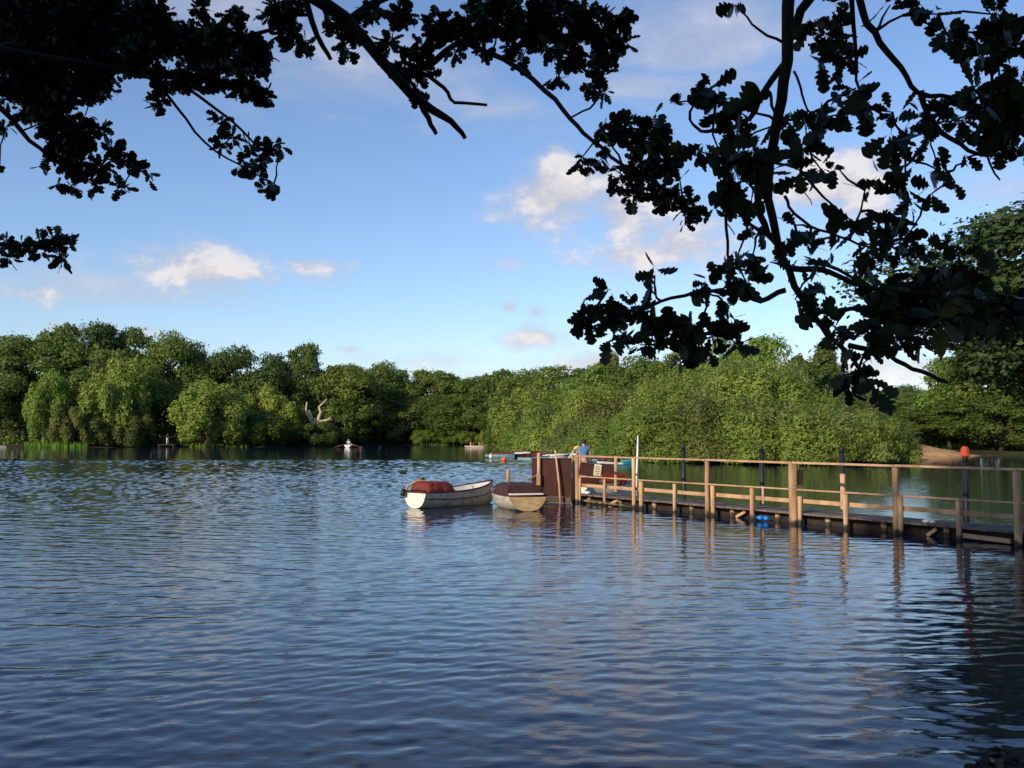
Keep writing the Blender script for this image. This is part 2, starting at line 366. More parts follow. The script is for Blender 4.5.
vs = sc.view_settings; vs.view_transform = 'Standard'; vs.look = 'None'; vs.gamma = 1; vs.exposure = 0; vs.use_curve_mapping = False

# ------------------------------------------------------------------ trees
def unit(v): return v/np.maximum(np.linalg.norm(v, axis=-1, keepdims=True), 1e-9)
def leaf_cards(pos, nrm, size, aspect=1.5, bend=None):
    n = len(pos); r = rng.normal(size=(n, 3)); t = unit(np.cross(nrm, r)); b = np.cross(nrm, t)
    s = size[:, None]
    co = np.stack([pos-t*s*aspect*.5, pos+b*s*.42+t*s*.08, pos+t*s*aspect*.5, pos-b*s*.42+t*s*.08], 1).reshape(-1, 3)
    return co
def crown_mesh(name, H, Rd, base, ncl, cr, nleaf, ls, style='oak', seed=0):
    global rng
    rng = np.random.default_rng(seed)
    cz = (H+base)/2; hz = (H-base)/2
    cl = []
    for i in range(ncl):
        d = unit(rng.normal(size=3)); k = rng.uniform(.45, .92) if style != 'bush' else rng.uniform(.3, .9)
        if style == 'bush': d[2] = abs(d[2])*1.0-.15
        c = np.array([d[0]*Rd*k, d[1]*Rd*k, cz+d[2]*hz*k]) if style != 'bush' else np.array([d[0]*Rd*k, d[1]*Rd*k, base+.1+max(d[2], 0)*(H-base)*k])
        cl.append((c, cr*rng.uniform(.65, 1.3)))
    per = nleaf//ncl; P_ = []; Nn = []
    cc = np.array([0, 0, cz*.8])
    for c, r in cl:
        d = unit(rng.normal(size=(per, 3)))
        out = unit((c-cc)[None, :])+np.array([[0, 0, .5]])
        flip = (d@out[0]) < -.25; d[flip] *= -1
        rr = r*np.clip(rng.normal(.92, .16, size=(per, 1)), .2, 1.25)
        sq = np.array([1, 1, .72]) if style == 'oak' else np.array([.8, .8, 1.25])
        # small lumps on every clump
        lump = 1+.16*np.sin(d[:, :1]*7+c[0])*np.sin(d[:, 1:2]*6+c[1]*2)+.10*np.sin(d[:, 2:]*11+c[2])
        p = c+d*rr*lump*sq
        if style == 'willow': p[:, 2] -= rng.uniform(0, 1, per)**2*r*1.0
        P_.append(p); Nn.append(unit(d+rng.normal(size=(per, 3))*(.34 if style == 'bush' else .45)+np.array([0, 0, .2])))
    p = np.concatenate(P_); nn = np.concatenate(Nn)
    # stray sprigs that break the outline
    k = len(p)//14; sel = rng.choice(len(p), k); dd = unit(p[sel]-np.array([0, 0, cz*.7])); 
    ex = p[sel]+dd*rng.uniform(.05, .5, size=(k, 1))*cr*.45+(np.array([0, 0, 1])*rng.uniform(0, .5, size=(k, 1))*cr if style == 'bush' else 0)
    nostray = np.concatenate([np.ones(len(p), bool), np.zeros(k, bool)]); p = np.concatenate([p, ex]); nn = np.concatenate([nn, unit(rng.normal(size=(k, 3)))])
    keep = p[:, 2] > .05; p = p[keep]; nn = nn[keep]; nostray = nostray[keep]
    sz = ls*rng.uniform(.6, 1.4, len(p))*np.where(nostray, 1, .6)
    asp = 1.5 if style == 'oak' else 2.3
    co_ = leaf_cards(p, nn, sz, asp)
    me = np_mesh(name, co_, np.arange(len(co_)), 4)
    return me, cl
def wig(a, b, n, amt, rs):
    a, b = Vector(a), Vector(b); pts = []
    for i in range(n+1):
        t = i/n; p = a.lerp(b, t)
        if 0 < i < n: p += Vector((rs.uniform(-1, 1), rs.uniform(-1, 1), rs.uniform(-.5, .5)))*amt
        pts.append(p)
    return pts
def trunk_mesh(name, H, base, cl, r, seed, multi=1):
    rs = random.Random(seed); mb = MB(); top = (H*.72)
    for m_ in range(multi):
        o = Vector((0, 0, -.3)) if multi == 1 else Vector((rs.uniform(-.6, .6), rs.uniform(-.6, .6), -.3))
        e = Vector((rs.uniform(-.6, .6), rs.uniform(-.6, .6), top)) if multi == 1 else Vector((rs.uniform(-2, 2), rs.uniform(-2, 2), top))
        pts = wig(o, e, 6, r*.7, rs); mb.tube(pts, [r*(1.35 if i == 0 else 1-.13*i) for i in range(7)], 8)
    picks = rs.sample(cl, min(14, len(cl)))
    for c, cr in picks:
        z0 = min(max(c[2]*.55, base*.6), top*.9); t = (z0+.3)/(top+.3)
        a = pts[0].lerp(pts[-1], t) if multi == 1 else Vector((c[0]*.1, c[1]*.1, min(z0, .4)))
        q = wig(a, Vector(c), 4, .25, rs); mb.tube(q, [r*.42, r*.34, r*.25, r*.17, r*.08], 6)
    me = bpy.data.meshes.new(name); me.from_pydata(mb.v, [], mb.f); return me
VAR = {}
def variant(key, H, Rd, base, ncl, cr, nleaf, ls, style, seed, tr, multi=1):
    me, cl = crown_mesh('crown', H, Rd, base, ncl, cr, nleaf, ls, style, seed)
    tm = trunk_mesh('trunk', H, base, cl, tr, seed, multi)
    tm.materials.append(M['bark'])
    for p in tm.polygons: p.use_smooth = True
    a = np.zeros(len(me.vertices)*3, np.float32); me.vertices.foreach_get('co', a); a = a.reshape(-1, 3)
    VAR[key] = (me, tm, float(np.percentile(a[:, 2], 99.7)), float(np.percentile(np.abs(a[:, 0]), 98.5)))
for i in range(5): variant(f'oak{i}', 16, 7.2+(i % 3)*.6, 1.2+.4*(i % 2), 56, 1.9+.12*i, 22000, .33, 'oak', 20+i, .42)
variant('pop0', 16, 4.6, 2.5, 34, 1.6, 12000, .33, 'willow', 31, .3)
variant('will0', 9, 4.6, .5, 40, 1.25, 17000, .21, 'willow', 41, .22, 3)
variant('will1', 9, 5.0, .3, 42, 1.3, 18000, .21, 'willow', 42, .22, 3)
for i in range(4): variant(f'bush{i}', 7, 5.2, .0, 40, 1.65, 46000, .13, 'bush', 50+i, .13, 4)
variant('bigoak', 12, 7.5, 3.4, 120, 1.4, 80000, .14, 'oak', 61, .42)
variant('bigoak2', 12, 7.5, 2.0, 90, 1.4, 24000, .24, 'oak', 62, .42)
crown_mats = {}
def tree(kind, mat, px, D, topy, width_m, label, name='oak_tree', cat='tree', group='trees on the far bank', rz=None, X=None):
    me, tm, H, Rd = VAR[kind]
    x = (px-512)/1000*D if X is None else X
    z0 = max(gz(x, D), .0)
    h = CAMH+(433-topy)/1000*D-z0
    if me.materials and me.materials[0] != M[mat]:
        key = (kind, mat)
        if key not in crown_mats:
            m2 = me.copy(); m2.materials.clear(); m2.materials.append(M[mat]); crown_mats[key] = m2
        me = crown_mats[key]
    elif not me.materials: me.materials.append(M[mat])
    t = thing(name, label, cat, (x, D, z0), random.uniform(0, 6.28) if rz is None else rz, group)
    s = h/H; sw = width_m*1.12/(2*Rd) if width_m else s
    t.scale = (sw, sw, s)
    link_mesh('trunk', tm, None, t); link_mesh('crown', me, None, t); return t

# far bank, left to right (pixel column, distance, pixel row of the top, crown width)
FAR = [
 ('oak0', 'oak_deep', -70, 172, 332, 20, 'dark oak half out of the photo at its left edge'),
 ('oak1', 'oak_far', -8, 176, 337, 17, 'tall green oak at the left edge of the far bank, behind the dark gap'),
 ('oak2', 'oak_far', 62, 176, 326, 17, 'high rounded oak with a bumpy top above the bright reeds'),
 ('oak3', 'oak_deep', 120, 180, 325, 13, 'dark flat topped oak crown standing above its neighbours, left of the angler'),
 ('oak4', 'oak_far', 172, 176, 334, 12, 'tall oak rising straight behind the angler in white trousers'),
 ('oak0', 'oak_far', 30, 168, 347, 14, 'lower oak filling the gap left of the bright reeds'),
 ('oak1', 'oak_deep', 98, 170, 352, 15, 'shaded oak in the middle tier between reeds and angler'),
 ('oak2', 'oak_far', 148, 168, 368, 13, 'small round oak low behind the angler'),
 ('oak3', 'oak_deep', 208, 180, 352, 11, 'dark oak just left of the pale round willow'),
 ('oak4', 'oak_deep', 240, 178, 348, 14, 'dark blue green oak right behind the pale round willow'),
 ('oak0', 'oak_deep', 272, 178, 362, 10, 'narrow shaded oak between the round willow and the tallest middle oak'),
 ('oak1', 'oak_deep', 300, 182, 345, 10, 'tallest tree of the middle bank, its crown a peak above the bleached dead tree'),
 ('oak3', 'oak_far', 326, 184, 366, 12, 'green oak right of the peak tree, behind the dead tree'),
 ('oak2', 'oak_far', 352, 186, 366, 14, 'broad mid green oak directly above the lone rower'),
 ('oak4', 'oak_far', 384, 196, 363, 12, 'rounded oak whose top shows just right of the rower'),
 ('oak0', 'oak_deep', 408, 200, 371, 12, 'far oak at the back of the left inlet'),
 ('oak1', 'oak_far', 436, 198, 371, 12, 'dome shaped oak above the low waterside thicket'),
 ('oak3', 'oak_deep', 462, 200, 376, 11, 'low darker oak at the dip of the skyline'),
 ('oak2', 'oak_far', 500, 188, 371, 15, 'broad lit oak behind the two people in the canoe'),
 ('oak4', 'oak_far', 530, 176, 371, 13, 'wide oak right of the canoe, joining the willow thicket'),
 ('oak0', 'oak_deep', 350, 182, 396, 10, 'shadowed low oak at the waterline behind the rower'),
 ('oak2', 'oak_deep', 300, 184, 392, 12, 'dim low oak under the peak tree'),
 ('oak1', 'oak_far', 392, 190, 398, 12, 'spreading low oak with its trunk showing in the dark gap'),
 ('oak3', 'oak_deep', 428, 192, 396, 12, 'low oak over the dark recess of the inlet'),
 ('oak4', 'oak_far', 470, 186, 392, 13, 'middle tier oak directly above the canoe'),
 ('oak0', 'oak_far', 512, 170, 394, 12, 'middle tier oak behind the distant moored boats'),
 ('oak3', 'oak_deep', 8, 162, 378, 11, 'black shaded tree at the waterline by the left edge'),
 ('oak1', 'oak_far', 566, 150, 368, 13, 'oak behind the left end of the willow thicket'),
 ('oak2', 'bright', 600, 140, 366, 12, 'light green oak right of the thin tall sapling'),
 ('oak4', 'oak_far', 640, 138, 358, 13, 'oak over the middle of the willow thicket, above the white pole'),
 ('oak0', 'oak_far', 690, 130, 352, 10, 'oak behind the thicket, under the hanging oak leaves'),
 ('oak3', 'bright', 748, 112, 338, 8, 'fresh green tree peaking above the thicket under the main hanging branch'),
 ('oak1', 'oak_far', 812, 120, 362, 10, 'oak behind the right end of the willow thicket'),
 ('oak2', 'oak_far', 868, 150, 388, 12, 'distant oak low behind the thicket tip'),
 ('oak4', 'oak_deep', 905, 165, 386, 12, 'distant blue green oak in the gap above the sandy bank'),
 ('oak0', 'oak_far', 935, 140, 392, 10, 'oak behind the sandy bank'),
 ('oak1', 'bright', 968, 112, 358, 10, 'bright green oak above the orange capped pole'),
 ('oak3', 'oak_far', 1010, 106, 338, 12, 'large oak at the right edge above the dark shore'),
 ('oak2', 'oak_far', 1070, 100, 330, 14, 'oak half out of the photo at its right edge'),
 ('oak4', 'oak_far', 1000, 101, 392, 8, 'low oak hanging over the water at the right edge'),
 ('oak0', 'oak_far', 950, 104, 402, 7, 'small oak directly behind the sandy bank'),
 ('oak3', 'oak_deep', 905, 108, 414, 7, 'dark small tree where thicket and sandy bank meet'),
 ('pop0', 'willow_dull', 606, 145, 351, 4, 'thin tall sapling poking above the skyline right of the gap'),
 ('pop0', 'willow_dull', 812, 125, 345, 6, 'slender pale birch crown behind the hanging branch tip'),
]
for k in FAR: tree(*k)
WIL = [
 ('will0', 'bright', 52, 155, 372, 7, 'fresh green willow right behind the bright reeds', 'willow_tree'),
 ('will1', 'willow', 112, 158, 358, 9, 'tall pale willow with drooping sprays left of the angler', 'willow_tree'),
 ('will0', 'willow_dull', 72, 154, 400, 6, 'dull olive willow bush at the right end of the reeds', 'willow_tree'),
 ('will1', 'willow_dull', 100, 156, 408, 6, 'dusky olive shrub in front of the tall pale willow', 'willow_tree'),
 ('will1', 'willow_dull', 130, 157, 402, 6, 'grey olive willow bush just left of the angler', 'willow_tree'),
 ('will0', 'willow', 211, 160, 382, 12, 'round pale willow dome right of the angler', 'willow_tree'),
 ('will1', 'willow', 276, 172, 386, 8, 'pale willow left of the bleached dead tree', 'willow_tree'),
 ('will0', 'oak_far', 262, 163, 412, 8, 'dark low bush between round willow and dead tree', 'shrub'),
 ('will1', 'willow', 338, 181, 396, 8, 'yellow green willow right of the dead tree', 'willow_tree'),
 ('will0', 'oak_deep', 318, 169, 422, 8, 'nearly black bush below the dead tree', 'shrub'),
 ('will1', 'willow_dull', 392, 190, 408, 8, 'dull green willow at the mouth of the dark inlet', 'willow_tree'),
 ('will0', 'willow', 489, 176, 416, 3, 'small upright pale shrub right of the canoe', 'shrub'),
 ('will1', 'bright', 428, 184, 430, 5, 'low lit bush at the left of the waterside thicket', 'shrub'),
 ('will0', 'bright', 452, 183, 430, 6, 'low lit bush in the middle of the waterside thicket', 'shrub'),
 ('will1', 'willow', 470, 181, 431, 5, 'low pale bush behind the canoe', 'shrub'),
 ('will1', 'willow', 524, 140, 388, 8, 'grey green willow behind the distant moored boats', 'willow_tree'),
 ('will0', 'oak_far', 506, 158, 420, 6, 'dark waterside bush left of the distant moored boats', 'shrub'),
]
for k in WIL: tree(*k[:7], name=k[7], cat='willow' if 'willow' in k[7] else 'bush', group='bushes and willows on the far bank')
BU = [
 (540, 118, 408, 9, 'leftmost pale bush of the willow thicket'), (560, 108, 396, 9, 'thicket bush above the brown screen'),
 (588, 103, 388, 10, 'thicket bush behind the man in the blue shirt'), (578, 99, 424, 8, 'low waterside bush behind the man'),
 (620, 98, 390, 9, 'thicket bush left of the white pole'), (612, 91, 418, 8, 'low bush overhanging the turquoise boat'),
 (655, 92, 378, 9, 'tall thicket bush right of the white pole'), (645, 84, 414, 8, 'low bush right of the white pole'),
 (690, 88, 372, 9, 'high bush in the crest of the thicket over the leftmost black pole'), (680, 77, 404, 8, 'front bush behind the leftmost black pole'),
 (722, 84, 366, 10, 'highest thicket bush, under the hanging leaves'), (715, 75, 398, 8, 'front bush between the two left black poles'),
 (760, 80, 364, 9, 'thicket crest bush above the second black pole'), (752, 73, 400, 8, 'front bush behind the second black pole'),
 (798, 79, 374, 8, 'thicket crest bush above the thick jetty post'), (788, 71, 402, 7.5, 'front bush behind the thick jetty post'),
 (832, 77, 388, 7.5, 'thicket crest bush above the third black pole'), (824, 71, 404, 7, 'front bush behind the third black pole'),
 (862, 76, 400, 6.5, 'sloping bush near the right end of the thicket'), (858, 71, 412, 6, 'low bush near the right tip'),
 (878, 76, 414, 5, 'last tall bush at the thicket tip'), (876, 72, 424, 4.5, 'lowest bush at the right tip beside the sand'),
 (894, 78, 430, 2.8, 'tiny outermost bush touching the sandy bank'), (735, 96, 358, 8, 'bush rising at the back of the thicket under the leaves'),
 (780, 94, 362, 8, 'bush at the back of the thicket beside the fresh green tree'), (640, 108, 376, 9, 'back bush above the white pole'),
 (690, 100, 372, 9, 'back bush left of the fresh green tree'), (590, 118, 386, 9, 'back bush above the man')]
for i, (px, D, ty, wd_, lb) in enumerate(BU):
    tree(f'bush{i % 4}', ('bright', 'willow', 'willow_grey', 'willow', 'willow', 'willow_dull', 'willow')[(i*3) % 7], px, D, ty, wd_, lb, 'willow_bush', 'bush', 'bushes of the willow thicket')
# nearer trees on the right bank and behind the photographer
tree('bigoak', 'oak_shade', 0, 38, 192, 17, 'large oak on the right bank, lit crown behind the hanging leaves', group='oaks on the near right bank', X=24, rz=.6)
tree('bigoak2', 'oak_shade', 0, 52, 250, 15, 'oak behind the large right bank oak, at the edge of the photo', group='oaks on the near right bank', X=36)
for (x, y, h, wd_) in ((-16, -9, 20, 11), (-11, -8, 15, 13), (-3, -12, 15, 13), (-23, -13, 16, 14), (8, -10, 14, 12), (20, 2, 13, 10)):
    tree('bigoak2', 'oak_far', 0, y, 433, wd_, 'oak standing on the shore behind the photographer', group='oaks behind the photographer', X=x)
    o = [q for q in sc.objects if q.name.startswith('oak_tree')]
    q = max(o, key=lambda k: int(k.name.split('.')[-1]) if '.' in k.name else 0); q.scale = (wd_/15, wd_/15, h/12.4)

# dead tree
def px_m(px, py, D): return at_y(px, py, D)
dt_ = thing('dead_tree', 'bleached bare dead tree with forked limbs among green crowns', 'tree', (0, 0, 0))
D = 172.5
base = at_y(318, 446, D); dt_.location = base
mb = MB()
def dl(pts, r0, r1):
    p = [at_y(a, b, D)-base for a, b in pts]; n = len(p)
    mb.tube(p, [r0+(r1-r0)*i/(n-1) for i in range(n)], 7)
dl([(318, 446), (317, 436), (318, 424)], .5, .4); b1 = mb.build('trunk', M['deadwood'], dt_, True)
for pts in ([(317, 426), (311, 421), (308, 415), (306, 409), (307, 402)], [(312, 420), (310, 413), (309, 410)], [(318, 425), (319, 417), (321, 412), (319, 407), (322, 404), (327, 399)],
            [(319, 422), (325, 421), (330, 419), (330, 417)], [(316, 424), (315, 418)]):
    mb = MB(); dl(pts, .34, .12); mb.build('limb', M['deadwood'], dt_, True)

# reeds and grass tufts: uncountable
def blades(name, spans, n, hmin, hmax, mat, w=.05):
    ps = []
    for (px0, px1, D0, D1) in spans:
        k = int(n*(px1-px0)/sum(b-a for a, b, *_ in spans))
        px = rng.uniform(px0, px1, k); Dd = rng.uniform(D0, D1, k); ps.append(np.stack([(px-512)/1000*Dd, Dd], 1))
    p = np.concatenate(ps); k = len(p); h = rng.uniform(hmin, hmax, k); a = rng.uniform(0, 6.28, k); ln = rng.uniform(.05, .3, k)*h; az = rng.uniform(0, 6.28, k)
    z0 = np.full(k, -.05); dx = np.cos(a)*w; dy = np.sin(a)*w
    A = np.stack([p[:, 0]-dx, p[:, 1]-dy, z0], 1); B = np.stack([p[:, 0]+dx, p[:, 1]+dy, z0], 1); C = np.stack([p[:, 0]+np.cos(az)*ln, p[:, 1]+np.sin(az)*ln, h], 1)
    co_ = np.stack([A, B, C], 1).reshape(-1, 3)
    o = link_mesh(name, np_mesh(name, co_, np.arange(len(co_)), 3), M[mat]); return tag(o, kind='stuff')
o = blades('reeds', [(26, 88, 151.5, 154)], 700, .4, 1.05, 'reed', .06); tag(o, 'strip of bright green reeds along the left far bank', 'reeds')
o = blades('waterside_grass', [(420, 484, 181, 184), (190, 250, 157.5, 159), (-100, 0, 146, 152)], 900, .3, .8, 'bright', .08); tag(o, 'low tufts of grass along the foot of the far bank', 'grass')

# undergrowth: a continuous low tangle along the far banks
seg = [P(a, b) for a, b in ((-200, 142), (-60, 150), (0, 156), (28, 157), (90, 158), (150, 165), (200, 162), (262, 163), (300, 177), (340, 184), (400, 192), (440, 190), (480, 184), (505, 156), (530, 124), (560, 112), (640, 92), (700, 80), (830, 75), (880, 77))]
seg2 = [P(a, b) for a, b in ((912, 106), (970, 104), (1024, 102), (1120, 98))]
def undergrowth(segs, n, hm):
    out = []
    for sg in segs:
        a = np.array(sg); Ls = np.hypot(*(a[1:]-a[:-1]).T); cum = np.concatenate([[0], np.cumsum(Ls)])
        k = int(n*cum[-1]/300); u = rng.uniform(0, cum[-1], k); x = np.interp(u, cum, a[:, 0]); y = np.interp(u, cum, a[:, 1])
        dpt = rng.uniform(0, 1, k)**1.5*14; r_ = np.hypot(x, y); x2 = x+dpt*x/r_+rng.normal(0, .3, k); y2 = y+dpt*y/r_
        hh = hm*(.55+.3*np.sin(u*.55)*np.sin(u*.23+1)+.25*np.sin(u*1.4+dpt))*(.5+.5*np.minimum(dpt/4, 1)); z = np.maximum(rng.uniform(0, 1, k)**.8*hh, .05)
        out.append(np.stack([x2, y2, z], 1))
    return np.concatenate(out)
pp = undergrowth([seg, seg2], 42000, 4.2); kk = len(pp)
co_ = leaf_cards(pp, unit(rng.normal(size=(kk, 3))+np.array([0, -.5, .4])), .40*rng.uniform(.6, 1.4, kk), 1.5)
o = link_mesh('undergrowth', np_mesh('undergrowth', co_, np.arange(len(co_)), 4), M['oak_far']); tag(o, 'dark tangled undergrowth beneath the trees along the far banks', 'undergrowth', kind='stuff')

# sandy bank
sb = MB(); n1, n2 = 26, 10
c0 = Vector(((930-512)/1000*97, 97, 0))
pts = []
for j in range(n2+1):
    for i in range(n1+1):
        u = i/n1; v = j/n2; x = c0.x-6.0+u*13.5; y = 93.4+v*9+.5*math.sin(u*9)
        z = -.25+1.5*math.sin(math.pi*min(v*.62+.02, .5)) * (.5+.5*math.cos(math.pi*u**1.6))+.06*math.sin(u*31)*math.sin(v*13)
        pts.append((x, y, z))
fs = [(j*(n1+1)+i, j*(n1+1)+i+1, (j+1)*(n1+1)+i+1, (j+1)*(n1+1)+i) for j in range(n2) for i in range(n1)]
sb.add(pts, fs); o = sb.build('sand', M['sand'], None, True); tag(o, kind='structure')

# ------------------------------------------------------------------ overhanging oak branches
LEAF = []                                             # a lobed oak leaf, stem at the origin, tip at x = 1
prof = [(0, .012), (.10, .015), (.17, .07), (.25, .15), (.31, .10), (.40, .22), (.46, .27), (.52, .16), (.62, .30), (.69, .31), (.74, .19), (.83, .26), (.90, .22), (.96, .13), (1.0, .03)]
lv = []; lf = []
for i, (x, w_) in enumerate(prof):
    dz = -.10*x*x
    lv += [(x, w_, dz+.10*w_), (x, 0, dz), (x, -w_, dz+.10*w_)]
for i in range(len(prof)-1):
    a = i*3; lf += [a, a+3, a+4, a+1, a+1, a+4, a+5, a+2]
lv = np.array(lv); lf = np.array(lf)
def leaves_mesh(name, pos, dirs, nrms, sizes):
    X_ = unit(dirs); Y_ = unit(np.cross(nrms, X_)); Z_ = np.cross(X_, Y_); n = len(pos)
    loc = lv[None]*sizes[:, None, None]
    wj = rng.uniform(.85, 1.2, size=(n, 1, 1)); loc = loc*np.concatenate([np.ones((n, 1, 1)), wj, rng.uniform(-1.5, 2.5, (n, 1, 1))], 2)
    co_ = pos[:, None]+loc[..., :1]*X_[:, None]+loc[..., 1:2]*Y_[:, None]+loc[..., 2:]*Z_[:, None]
    ix = (np.arange(n)[:, None]*len(lv)+lf[None]).ravel()
    return np_mesh(name, co_.reshape(-1, 3), ix, 4)
def foliage(blobs, limbs, Ldef, dens, seed, zjit=.35):
    """blobs: (px, py, radius px, Y).  returns twigs MB and leaf arrays"""
    rs = random.Random(seed); twigs = MB(); pos = []; dr = []; nr = []; sz = []
    lp = [q for l in limbs for q in l]
    for (px, py, r, Y) in blobs:
        Yb = Y+rs.uniform(-zjit, zjit); c = at_y(px, py, Yb); rm = r*Yb/1000
        a = min(lp, key=lambda q: (q-c).length)
        if (a-c).length > .06:
            mid = a.lerp(c, .5)+Vector((rs.uniform(-1, 1), rs.uniform(-1, 1), rs.uniform(-.3, 1)))*.08*(a-c).length
            twigs.tube([a, a.lerp(mid, .5)+Vector((rs.uniform(-1, 1), 0, rs.uniform(-1, 1)))*.01, mid, mid.lerp(c, .5), c], [.007, .006, .005, .004, .003], 5, False)
            lp.append(c); lp.append(mid)
        la = (Ldef*1000/Yb)**2*.34*.6; nl = dens*math.pi*r*r/la; nro = max(1, int(round(nl/6.0)))
        for k in range(nro):
            for _ in range(20):
                d = Vector((rs.uniform(-1, 1), rs.uniform(-1, 1), rs.uniform(-1, 1)))
                if d.length < 1: break
            tip = c+d*max(rm-Ldef*.55, rm*.35)
            if (tip-c).length > .04:
                q = c.lerp(tip, .5)+Vector((rs.uniform(-1, 1), rs.uniform(-1, 1), rs.uniform(-1, 1)))*.015
                twigs.tube([c, q, tip], [.003, .0025, .002], 4, False)
            ax = (tip-c).normalized() if (tip-c).length > .01 else Vector((0, 0, -1))
            for m_ in range(rs.choice((4, 5, 6, 7, 8))):
                rd = Vector((rs.gauss(0, 1), rs.gauss(0, 1), rs.gauss(0, 1))).normalized()
                ld = (ax*.55+rd*.95+Vector((0, 0, -.22))).normalized()
                st = tip+ld*.008-ax*rs.uniform(0, .05)
                nv = Vector((rs.gauss(0, .8), rs.gauss(0, .8), rs.gauss(0, .8)+.35)).normalized()
                pos.append(st); dr.append(ld); nr.append(nv); sz.append(Ldef*rs.uniform(.55, 1.25))
    return twigs, np.array(pos), np.array(dr), np.array(nr), np.array(sz)
def limb(pts, Y0, Y1, n=3):
    """pixel polyline -> smoothed 3-D points"""
    P3 = [at_y(a, b, Y0+(Y1-Y0)*i/(len(pts)-1)) for i, (a, b) in enumerate(pts)]
    out = []
    for i in range(len(P3)-1):
        p0 = P3[max(i-1, 0)]; p1 = P3[i]; p2 = P3[i+1]; p3 = P3[min(i+2, len(P3)-1)]
        for k in range(n):
            t = k/n; out.append(.5*((2*p1)+(p2-p0)*t+(2*p0-5*p1+4*p2-p3)*t*t+(3*p1-p0-3*p2+p3)*t**3)+Vector((random.uniform(-1, 1), 0, random.uniform(-1, 1)))*.006)
    out.append(P3[-1]); return out
def taper(n, a, b): return [a+(b-a)*(i/(n-1)) for i in range(n)]
def oak(name_label, root, trunk_pts, trunk_r, limbs_def, blobs, Ldef, dens, seed, over):
    t = thing('oak_tree', name_label, 'tree', root, 0, 'oaks overhanging the photographer')
    rv = Vector(root)
    tm = MB(); tm.tube([p-rv for p in trunk_pts], trunk_r, 12); tm.build('trunk', M['bark_dark'], t, True)
    L3 = []
    for pts, Y0, Y1, r0, r1 in limbs_def:
        l = limb(pts, Y0, Y1) if isinstance(pts[0], tuple) and len(pts[0]) == 2 else [Vector(p) for p in pts]
        L3.append(l); b = MB(); b.tube([p-rv for p in l], taper(len(l), r0, r1), 8); b.build('limb', M['bark_dark'], t, True)
    tw, p, d, n_, s_ = foliage(blobs, L3, Ldef, dens, seed)
    tw.v = [tuple(Vector(v)-rv) for v in tw.v]
    me = leaves_mesh('crown', p-np.array(rv), d, n_, s_)
    tmp = bpy.data.meshes.new('twigs'); tmp.from_pydata(tw.v, [], tw.f); bm = bmesh.new(); bm.from_mesh(tmp)
    for f in bm.faces: f.material_index = 1
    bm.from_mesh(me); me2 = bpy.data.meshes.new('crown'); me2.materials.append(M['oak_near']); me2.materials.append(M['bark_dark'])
    bm.to_mesh(me2); bm.free(); bpy.data.meshes.remove(me); bpy.data.meshes.remove(tmp); link_mesh('crown', me2, None, t)
    # the rest of the crown overhead
    pp = []
    for (c, r, k) in over:
        dd = unit(rng.normal(size=(k, 3))); pp.append(np.array(c)+dd*r*rng.uniform(.3, 1, size=(k, 1)))
    pp = np.concatenate(pp); k = len(pp)
    # keep the overhead crown above the top of the photo
    elev = (pp[:, 2]-CAMH)/np.maximum(pp[:, 1], .01); ok = (pp[:, 1] < .4) | (elev > .49) ; ok &= ~((np.abs(pp[:, 0]) < 1.2) & (np.abs(pp[:, 1]) < 1.2) & (pp[:, 2] < 3.2))
    pp = pp[ok]; k = len(pp)
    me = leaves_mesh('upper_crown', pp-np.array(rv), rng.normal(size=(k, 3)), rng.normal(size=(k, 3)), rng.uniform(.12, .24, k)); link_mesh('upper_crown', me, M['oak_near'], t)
    return t
Lb = [(a, b, r, 6.9) for a, b, r in [
 (15, 15, 38), (60, 15, 38), (100, 15, 36), (140, 25, 30), (20, 50, 36), (60, 50, 36), (100, 55, 32), (135, 55, 24), (25, 85, 26), (60, 88, 26), (90, 90, 16), (60, 112, 20), (45, 105, 16),
 (180, 42, 26), (215, 45, 26), (250, 50, 26), (165, 80, 14), (185, 78, 18), (215, 80, 18), (245, 85, 18), (265, 96, 13), (158, 103, 9), (290, 35, 18), (275, 12, 20), (235, 15, 14), (200, 8, 10), (150, 20, 18), (152, 68, 14),
 (5, 128, 8), (295, 8, 14), (305, 45, 8),
 (55, 132, 20), (80, 138, 22), (55, 155, 14), (78, 165, 18), (100, 168, 14), (112, 148, 11), (125, 160, 10), (140, 170, 8), (150, 178, 5), (74, 188, 7), (122, 188, 7), (95, 186, 7), (60, 185, 6), (42, 165, 6), (100, 128, 12),
 (6, 242, 9), (22, 246, 9), (40, 240, 9), (56, 240, 8), (70, 240, 7), (60, 255, 7), (42, 256, 6), (10, 258, 7), (62, 268, 5), (50, 228, 5), (0, 170, 4),
 (222, 122, 8), (232, 138, 7), (222, 145, 6), (250, 145, 7), (272, 145, 8), (262, 160, 8), (258, 172, 7), (268, 188, 8), (280, 192, 5), (282, 150, 5), (240, 168, 6)]]
Lb += [(a, b, r, 8.0) for a, b, r in [(30, 30, 50), (90, 30, 50), (150, 30, 38), (35, 85, 42), (95, 82, 24), (210, 48, 33), (250, 58, 26), (70, 145, 20)]]
Cb = [(a, b, r, 6.2) for a, b, r in [
 (350, 32, 17), (345, 48, 9), (400, 15, 17), (370, 12, 12), (388, 42, 12), (420, 48, 15), (400, 72, 14), (424, 72, 12), (440, 25, 22), (470, 28, 24), (500, 18, 26), (530, 25, 26), (560, 22, 28), (592, 25, 26), (608, 48, 22),
 (600, 72, 16), (572, 58, 16), (548, 48, 14), (620, 20, 16), (625, 42, 10), (510, 48, 12), (485, 52, 9), (590, 88, 8), (455, 52, 9), (415, 92, 8), (520, 62, 8), (330, 20, 9), (558, 78, 8), (605, 92, 7), (540, 5, 18), (480, 5, 18)]]
